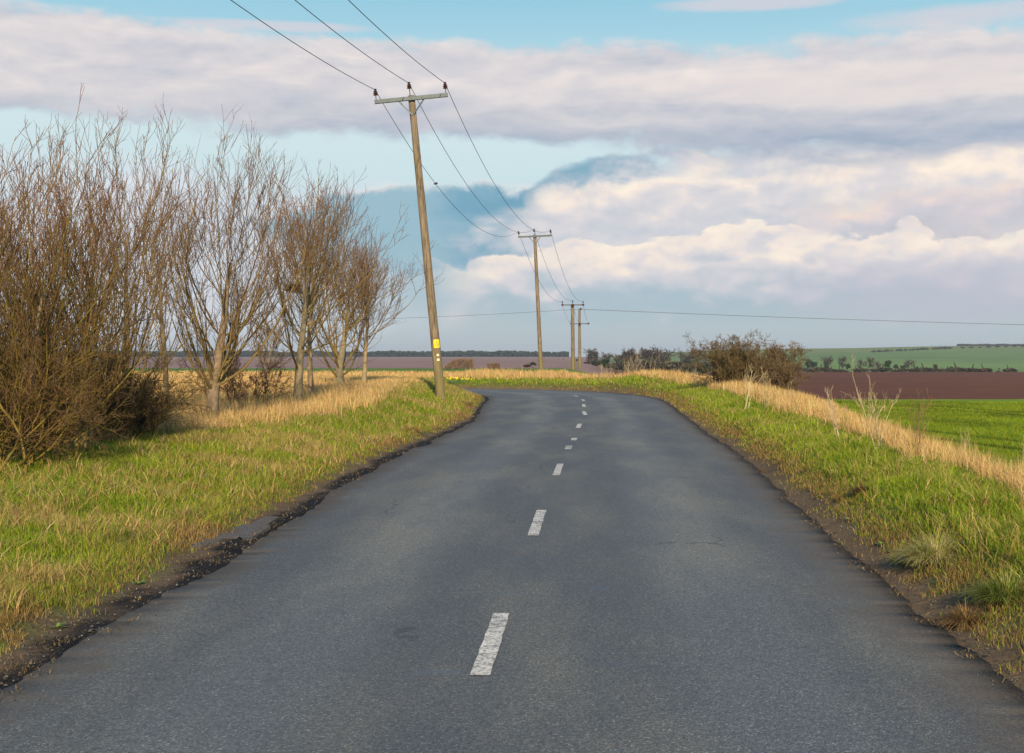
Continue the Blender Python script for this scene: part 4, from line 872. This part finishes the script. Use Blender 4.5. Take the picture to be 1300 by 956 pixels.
def tussock(X_, Y, rad, n, seed, label, stops, Lm, group='grass tussocks on the verges'):
    rs = np.random.default_rng(seed); a = rs.uniform(0, 6.28, n); q = np.sqrt(rs.uniform(0, 1, n)); dx = np.cos(a) * q * rad * .55; dy = np.sin(a) * q * rad * .55
    z0 = H(X_, Y); L = Lm * rs.uniform(.6, 1.15, n); az = a + rs.normal(0, .5, n); W = rs.uniform(.002, .0042, n); pts = []
    wx, wy = -np.sin(az), np.cos(az); S = 4
    for k in range(S + 1):
        t = k / S; out = L * (.15 + .75 * q) * t ** 1.5; zz = L * (t * (1.05 - .35 * q) - .75 * t * t * (.3 + .6 * q)); w = W * (1 - .8 * t)
        c_ = np.column_stack([dx + np.cos(az) * out, dy + np.sin(az) * out, zz]); o = np.column_stack([wx * w, wy * w, 0 * w]); pts += [c_ - o, c_ + o]
    V = np.stack(pts, 1); m_ = V.shape[1]; b = (np.arange(n) * m_)[:, None]; Fc = np.concatenate([b + np.array([2 * k, 2 * k + 1, 2 * k + 3, 2 * k + 2]) for k in range(S)], 0)
    st = np.array(stops); c = st[rs.integers(0, len(st), n)] * (1 + rs.normal(0, .15, (n, 1)))
    o = mesh_np('grass_tussock', V.reshape(-1, 3), Fc, M_STRAW, cols=np.repeat(np.clip(c, .01, .9), m_, 0)); o.location = (X_, Y, z0 - .01); tag(o, label, 'grass tussock', group)
def pt(px, py, z):     # a point at height z seen at that place of the photograph
    for _i in range(40): Y = (EYE - z) * F / (py - HOR); z = .5 * z + .5 * H((px - 650) * Y / F, Y)
    return (px - 650) * Y / F, Y
for (px, py, z, rad, n, L, lb, st) in (
    (1188, 712, .34, .30, 1100, .34, 'pale arching tussock of long dry blades on the right verge', [(.44, .38, .14), (.30, .33, .06), (.54, .44, .2)]),
    (1226, 792, .28, .16, 700, .20, 'brown withered tussock hanging over the lower right verge edge', [(.26, .16, .06), (.34, .22, .09), (.18, .11, .05)]),
    (1280, 760, .38, .28, 900, .26, 'green tussock at the right picture edge above the withered one', [(.12, .18, .02), (.2, .24, .04), (.3, .28, .08)]),
    (1098, 625, .34, .22, 600, .18, 'dark brown grass hump on the right verge before the forked sapling', [(.16, .09, .04), (.22, .13, .05), (.10, .07, .03)]),
    (150, 690, .16, .25, 800, .24, 'green tussock on the left verge, largest near the camera', [(.14, .2, .02), (.22, .26, .04), (.36, .3, .1)]),
    (232, 660, .16, .22, 700, .24, 'straw coloured tussock on the left verge beside the broken tarmac', [(.5, .38, .16), (.36, .3, .1), (.2, .22, .04)]),
    (520, 548, .16, .35, 700, .30, 'golden tussock on the left verge edge ahead, short of the pole', [(.5, .36, .13), (.42, .28, .10), (.3, .24, .06)]),
    (590, 514, .30, .5, 900, .34, 'golden tussock on the inner tip of the verge, right of the leaning pole', [(.5, .36, .13), (.42, .28, .10), (.24, .22, .05)])):
    X_, Y_ = pt(px, py, z); tussock(X_, Y_, rad, n, int(px), lb, st, L)
# broad leaved weeds rooted in the dirt at the road edges
def rosettes():
    M = plain('weed_leaf', (.13, .19, .015), .55, scale=30)
    where = [(1052, 700, 'right'), (1068, 716, 'right'), (1085, 702, 'right'), (1104, 742, 'right'), (1138, 722, 'right'), (1040, 672, 'right'), (1160, 752, 'right'), (1012, 640, 'right'), (176, 742, 'left'), (118, 800, 'left'), (300, 655, 'left')]
    for k, (px, py, sd_) in enumerate(where):
        rs = np.random.default_rng(300 + k); X_, Y_ = pt(px, py, .02); m_ = MB()
        d_ = float(road_d([X_], [Y_])[0][0]); X_ += (.28 - d_ if sd_ == 'right' else d_ - .30) if d_ < .28 else 0
        for q in range(16):
            a = rs.uniform(0, 6.28); Ln = rs.uniform(.03, .075); w = Ln * rs.uniform(.22, .4); up_ = rs.uniform(.2, .9); V = []
            for t, ww in ((0, .15), (.35, .9), (.7, 1.0), (1, .12)):
                c_ = Vector((math.cos(a) * Ln * t, math.sin(a) * Ln * t, Ln * up_ * (t - .55 * t * t) * 1.4)); n_ = Vector((-math.sin(a), math.cos(a), 0)) * w * ww * .5; V += [c_ - n_, c_ + n_]
            m_.add(V, [(0, 1, 3, 2), (2, 3, 5, 4), (4, 5, 7, 6)])
        o = m_.build('leafy_weed', M); o.location = (X_, Y_, max(H(X_, Y_), 0)); tag(o, f'one of the low leafy green weeds in the dirt beside the {sd_} road edge', 'weed', 'low leafy weeds at the road edges')
rosettes()
# broken slab of old tarmac on the left edge
def slab(px, py, lx, ly, rot, seed, label, h=.045):
    rs = np.random.default_rng(seed); X_, Y_ = pt(px, py, 0.0); n = 22; V = []; 
    for ring, (k, z) in enumerate(((1.0, -.03), (1.0, h * .6), (.9, h), (.5, h * 1.05))):
        for i in range(n):
            a = 2 * math.pi * i / n; rr = k * (1 + .28 * math.sin(a * 3 + seed) + .12 * math.sin(a * 7) + rs.normal(0, .03))
            V.append((lx * rr * math.cos(a), ly * rr * math.sin(a), z + rs.normal(0, .004)))
    V.append((0, 0, h)); Fc = [(r_ * n + i, r_ * n + (i + 1) % n, (r_ + 1) * n + (i + 1) % n, (r_ + 1) * n + i) for r_ in range(3) for i in range(n)] + [(3 * n + i, 3 * n + (i + 1) % n, 4 * n) for i in range(n)]
    m_ = MB(); m_.add(V, Fc); o = m_.build('broken_tarmac', M_SLAB); o.location = (X_, Y_, H(X_, Y_) * 0 + .0); o.rotation_euler = (0, 0, rot); tag(o, label, 'tarmac piece', 'broken pieces of old tarmac at the left road edge')
def slab_mat():
    m, t, b = new_mat('old_tarmac'); g = t.new('ShaderNodeNewGeometry').outputs['Position']; f, _ = t.noise(g, 60, 5, .7); f2, _ = t.noise(g, 6, 4, .6)
    c = t.mix(t.ss(f2, .4, .65), t.ramp(f, [(.3, (.05, .05, .055, 1)), (.7, (.15, .14, .13, 1))]), t.ramp(f, [(.3, (.04, .034, .028, 1)), (.7, (.16, .125, .095, 1))]))
    t.put(b.inputs['Base Color'], c); b.inputs['Roughness'].default_value = .8; bn = t.new('ShaderNodeBump'); bn.inputs['Distance'].default_value = .02; t.l.new(f, bn.inputs['Height']); t.l.new(bn.outputs[0], b.inputs['Normal']); return m
M_SLAB = slab_mat()
slab(318, 672, .15, .80, R(-3), 3, 'flat grey slab of broken old tarmac at the left edge, the largest piece', .012)
slab(258, 690, .10, .26, R(-8), 5, 'crumbled dark piece of tarmac just nearer than the large slab', .02)

# daffodils at the far side of the bend
def daffodils():
    o = empty('daffodil_clump', at(581, 73.4)); rs = np.random.default_rng(4); L = MB(); MP = plain('daffodil_petal', (.75, .55, .02), .6)
    for k in range(90):
        x, y = rs.normal(0, .40), rs.normal(0, .15); h = rs.uniform(.14, .26); a = rs.uniform(0, 6.28); dx, dy = math.cos(a) * .02, math.sin(a) * .02; tx, ty = rs.normal(0, .08, 2)
        L.add([(x - dx, y - dy, 0), (x + dx, y + dy, 0), (x + tx, y + ty, h)], [(0, 1, 2)])
        if k < 18:
            c = Vector((x + tx, y + ty - .02, h + .05)); r_ = .045
            V = [c + Vector((r_ * math.cos(q * math.pi / 3), -.01, r_ * math.sin(q * math.pi / 3))) for q in range(6)] + [c + Vector((0, -.05, 0)), c + Vector((0, .02, 0))]
            Fm = MB(); Fm.add(V, [(q, (q + 1) % 6, 6) for q in range(6)] + [((q + 1) % 6, q, 7) for q in range(6)]); Fm.build('flower', MP, o)
    L.build('leaves', plain('daffodil_leaf', (.06, .13, .03), .6), o)
    tag(o, 'clump of yellow daffodils in the grass across the bend, right of the leaning pole', 'daffodils')
daffodils()
# clipped bare hedge pieces beyond the bend
def hedge(px0, px1, Y, top, seed, label, c=(.20, .135, .095), slope=True):
    rs = np.random.default_rng(seed); x0 = (px0 - 650) * Y / F; x1 = (px1 - 650) * Y / F; xc = (x0 + x1) / 2; z0 = H(xc, Y); h = zat(top, Y) - z0; W = x1 - x0; n = 1300
    x = rs.uniform(-W / 2, W / 2, n); prof = np.interp(x / W, [-.5, -.28, -.1, .5], [.35, .75, 1, .97]) if slope else np.full(n, 1.0); y = rs.uniform(-.45, .45, n); z = rs.uniform(0, 1, n) * h * prof * .9
    P, rd = strands(np.column_stack([x, y, z]), np.column_stack([rs.normal(0, .4, n), rs.normal(0, .4, n), np.ones(n)]), np.minimum(h * .35, np.maximum(.05, h * prof - z)) * rs.uniform(.7, 1.1, n), np.full(n, .014), np.full(n, .009), 3, .15, 0, rs)
    V, Fc, C = tubes([(P, rd, barkcol(n, rs, c, .25))], 3); o = mesh_np('clipped_hedge', V, Fc, M_TWIG, cols=C); o.location = (xc, Y, z0); tag(o, label, 'hedge', 'short clipped hedges beyond the bend'); return o
hedge(565, 601, 108, 454.5, 1, 'brown clipped hedge piece stepping down to the left, beyond the daffodils')
hedge(619, 634, 112, 460.5, 2, 'low brown hedge stub between the hedge piece and the second pole', slope=False)

# ------------------------------------------------------------------ far trees: prototypes copied
def copy_tree(o, parent=None):
    c = o.copy(); col.objects.link(c); c.parent = parent
    for ch in list(o.children): copy_tree(ch, c)
    return c
def far_tree_kind(kind, seed):
    rs = np.random.default_rng(seed); o = empty('distant_tree')
    if kind == 'bare':
        P, rd = strands(np.array([[0, 0, -.3]]), np.array([[0, 0, 1.]]), np.array([5.2]), np.array([.28]), np.array([.10]), 8, .06, .02, rs)
        V, Fc, C = tubes([(P, rd, np.array([(.07, .06, .055)]))], 6); mesh_np('trunk', V, Fc, M_FAR, o, C)
        p1, d1, L1, r1, t1 = kids(P, rd, 16, .28, 1, 1.0, .85, np.array([5.2]), .5, rs, .05); d1[:, 2] = np.abs(d1[:, 2]) * .7 + .15
        P1, R1 = strands(p1, d1, L1, r1, r1 * .5, 6, .14, .08, rs); p2, d2, L2, r2, _ = kids(P1, R1, 12, .2, 1, .8, .45, L1, .6, rs, .022); P2, R2 = strands(p2, d2, L2, r2, r2 * .8, 3, .2, .04, rs)
        p3, d3, L3, r3, _ = kids(P2, R2, 9, .2, 1, .8, .6, L2, .7, rs, .016); P3, R3 = strands(p3, d3, L3, r3, r3, 2, .2, .03, rs)
        V, Fc, C = tubes([(P1, R1, barkcol(len(p1), rs, (.075, .062, .055))), (P2, R2, barkcol(len(p2), rs, (.08, .062, .055))), (P3, R3, barkcol(len(p3), rs, (.085, .065, .055)))], 3)
        mesh_np('crown', V, Fc, M_FAR, o, C)
    else:
        P, rd = strands(np.array([[0, 0, -.3]]), np.array([[0, 0, 1.]]), np.array([4.0]), np.array([.25]), np.array([.10]), 5, .05, .02, rs)
        V, Fc, C = tubes([(P, rd, np.array([(.05, .045, .035)]))], 6); mesh_np('trunk', V, Fc, M_FAR, o, C)
        nb = 16 if kind == 'ivy' else 20; sh = (2.3, 2.0, 2.3) if kind == 'ivy' else (2.4, 2.0, .95); zc = 3.4 if kind == 'ivy' else 1.1
        cen = rs.normal(0, 1, (nb, 3)); cen = norm(cen) * rs.uniform(.15, .75, (nb, 1)) * sh; n = 2600; i = rs.integers(0, nb, n)
        p = cen[i] + norm(rs.normal(0, 1, (n, 3))) * rs.uniform(.3, 1, (n, 1)) ** .4 * (.75 if kind == 'ivy' else .6) + [0, 0, zc]; p[:, 2] = np.maximum(p[:, 2], .1)
        u = norm(rs.normal(0, 1, (n, 3))); v = norm(np.cross(u, rs.normal(0, 1, (n, 3)))); s = rs.uniform(.07, .17, (n, 1))
        V = np.stack([p - u * s, p + v * s, p + u * s, p - v * s], 1).reshape(-1, 3); c = np.array((.030, .050, .022) if kind == 'ivy' else (.07, .06, .038))[None] * (1 + rs.normal(0, .3, (nb, 1))[i]) * (1 + rs.normal(0, .2, (n, 1)))
        mesh_np('crown', V, (np.arange(n) * 4)[:, None] + np.arange(4), M_FAR, o, np.repeat(np.clip(c, .008, .5), 4, 0))
    return o
PROTO = {k: [far_tree_kind(k, s) for s in (1, 2, 3)] for k in ('bare', 'ivy', 'scrub')}
NAT = {'bare': 7.2, 'ivy': 6.2, 'scrub': 2.2}
USED = set()
def far(kind, px, Y, top, label, group, base=None, wide=1.0):
    j = rng.integers(0, 3); pr = PROTO[kind][j]
    o = pr if (kind, j) not in USED else copy_tree(pr); USED.add((kind, j))
    p = at(px, Y); h = zat(top, Y) - p[2]; s = h / NAT[kind]; o.location = p; o.scale = (s * wide, s * wide, s); o.rotation_euler = (0, 0, rng.uniform(0, 6.28))
    o.name = 'distant_tree' if kind != 'scrub' else 'distant_bush'; tag(o, label, 'tree' if kind != 'scrub' else 'bush', group)
KW = {'bare': 'leafless', 'ivy': 'dark ivy covered', 'scrub': 'low scrubby'}
GA = 'distant trees on the skyline right of the far poles'; GB = 'distant trees in the valley below the green hill'; GC = 'tiny bushes along the hill hedge line'
lbA = lambda k: f'{KW[k]} tree in distant skyline wood right of far poles' if k != 'scrub' else 'low bush in distant skyline wood right of far poles'
lbB = lambda k: f'{KW[k]} tree in distant valley row below green hill' if k != 'scrub' else 'low bush in distant valley row below green hill'
for px, top in ((746, 440), (758, 444), (768, 447), (792, 441), (806, 439), (819, 437.5), (828, 441), (848, 438.5), (868, 445), (883, 437.5)): far('bare', px, 420, top, lbA('bare'), GA, wide=1.25)
for k in range(34):
    px = 704 + 6.2 * k + rng.uniform(-3, 3); kd = ['ivy', 'scrub', 'bare', 'ivy', 'scrub'][k % 5]; far(kd, px, rng.uniform(330, 430), {'ivy': 455, 'scrub': 459, 'bare': 452}[kd] + rng.uniform(-2, 4), lbA(kd), GA, wide=1.5 if kd != 'bare' else 1.2)
for px, top, kd in ((1027, 452, 'ivy'), (1033, 455, 'ivy'), (1047, 450, 'bare'), (1049, 460, 'ivy'), (1069, 452, 'bare'), (1076, 459, 'ivy'), (1094, 455, 'bare'), (1102, 453, 'bare'), (1112, 457, 'bare'), (1127, 455, 'ivy'), (1137, 461, 'ivy'),
                    (1146, 461, 'ivy'), (1153, 455, 'bare'), (1164, 464, 'ivy'), (1173, 466, 'ivy'), (1188, 461, 'ivy'), (1196, 468, 'scrub'), (1208, 464, 'ivy'), (1221, 466, 'bare'), (1236, 470, 'scrub'), (1252, 470, 'scrub'), (1268, 467, 'bare'), (1283, 469, 'bare')):
    far(kd, px, 520 if kd == 'bare' else 500, top, lbB(kd), GB, wide=1.0 if kd != 'bare' else 1.1)
for k in range(30):
    px = 1010 + 9.6 * k + rng.uniform(-4, 4); far('scrub', px, rng.uniform(400, 490), 468 + rng.uniform(-3, 2.5) + max(0, (px - 1180) / 60), lbB('scrub'), GB, wide=1.8)
for k in range(26):
    px = 1110 + 5.6 * k + rng.uniform(-2, 2) if k < 18 else 1222 + (k - 18) * 11; Y = 1250 + (px - 1110) * 1.3; p = at(px, Y); yb = HOR - (p[2] - EYE) * F / Y
    far('scrub', px, Y, yb - rng.uniform(1.6, 3.2), 'tiny dark bush in hedge line across green hill', GC, wide=1.6)
GD = 'dark bushes beyond the outside of the bend'
far('ivy', 676, 150, 458.5, 'dark evergreen bush behind the foot of the second pole', GD, wide=1.8); far('scrub', 669, 150, 462.5, 'low dark bush left of the second pole\'s foot', GD, wide=1.6)
for px in (872, 884, 893): far('ivy', px, 210, 465 + (px % 3), 'low dark bush just left of the hawthorn bushes', GD, wide=1.7)
# the far-off wood and hedges on the left horizon read as one mass
def woodland():
    rs = np.random.default_rng(9); n = 60000; px = rs.uniform(-150, 722, n); Y = rs.uniform(1440, 1500, n); X_ = (px - 650) * Y / F
    z0 = hfun(X_, Y); env = 4.3 + 3.0 * fbm(px * .05, px * 0, 7) + 2.2 * (fbm(px * .4, px * 0, 8) - .3); z = z0 + rs.uniform(0, 1, n) * env
    p = np.column_stack([X_, Y, z]); u = norm(rs.normal(0, 1, (n, 3))); v = norm(np.cross(u, rs.normal(0, 1, (n, 3)))); s = rs.uniform(.4, 1.2, (n, 1))
    V = np.stack([p - u * s, p + v * s, p + u * s, p - v * s], 1).reshape(-1, 3); c = np.array([(.035, .045, .032)]) * (1 + rs.normal(0, .25, (n, 1)))
    tag(mesh_np('far_woodland', V, (np.arange(n) * 4)[:, None] + np.arange(4), M_FAR, cols=np.repeat(np.clip(c, .01, .3), 4, 0)), 'thin dark line of far woodland along the left horizon', 'woodland', kind='stuff')
woodland()
def hilltop_hedge():
    rs = np.random.default_rng(19); n = 16000; px = rs.uniform(1215, 1420, n); Y = rs.uniform(1770, 1800, n); X_ = (px - 650) * Y / F; z0 = hfun(X_, Y)
    z = z0 + rs.uniform(0, 1, n) * (1.6 + 1.6 * fbm(px * .3, px * 0, 3)); p = np.column_stack([X_, Y, z]); u = norm(rs.normal(0, 1, (n, 3))); v = norm(np.cross(u, rs.normal(0, 1, (n, 3)))); s = rs.uniform(.3, .9, (n, 1))
    V = np.stack([p - u * s, p + v * s, p + u * s, p - v * s], 1).reshape(-1, 3)
    tag(mesh_np('far_hedge', V, (np.arange(n) * 4)[:, None] + np.arange(4), M_FAR, cols=np.tile((.05, .045, .035), (n * 4, 1))), 'thin dark hedge running along the hilltop at far right', 'hedge', kind='stuff')
hilltop_hedge()

# ------------------------------------------------------------------ air
def haze():
    m = bpy.data.materials.new('haze_air'); m.use_nodes = True; t = NT(m.node_tree); t.n.remove(t.n['Principled BSDF'])
    v = t.new('ShaderNodeVolumePrincipled'); v.inputs['Color'].default_value = (.80, .88, 1.0, 1); v.inputs['Density'].default_value = HAZE; v.inputs['Anisotropy'].default_value = .2
    t.l.new(v.outputs[0], t.n['Material Output'].inputs['Volume'])
    b = MB(); b.box((0, 3200, 20), (10600, 6900, 110)); o = b.build('haze', m); tag(o, 'thin bluish air haze over the whole countryside', 'haze', kind='stuff')
HAZE = 0.00016
if HAZE: haze()

# ------------------------------------------------------------------ labels: look-alikes told apart by their order in the view
def ordinals():
    W = ['', 'first', 'second', 'third', 'fourth', 'fifth', 'sixth', 'seventh', 'eighth', 'ninth', 'tenth', 'eleventh', 'twelfth', 'thirteenth', 'fourteenth', 'fifteenth', 'sixteenth', 'seventeenth', 'eighteenth', 'nineteenth', 'twentieth']
    T = {2: 'twenty', 3: 'thirty', 4: 'forty'}
    word = lambda n: W[n] if n <= 20 else (T[n // 10] + '-' + W[n % 10] if n % 10 else {30: 'thirtieth', 40: 'fortieth'}[n])
    D_ = {}
    for o in col.objects:
        if o.parent is None and o.get('label') and o.get('category'): D_.setdefault(o['label'], []).append(o)
    for lb, os_ in D_.items():
        if len(os_) < 2: continue
        os_.sort(key=lambda o: o.location.x / o.location.y)
        for k, o in enumerate(os_):
            o['label'] = lb.replace('one of the ', '').replace('stalks', 'stalk') + ', ' + word(k + 1) + ' from left'
ordinals()
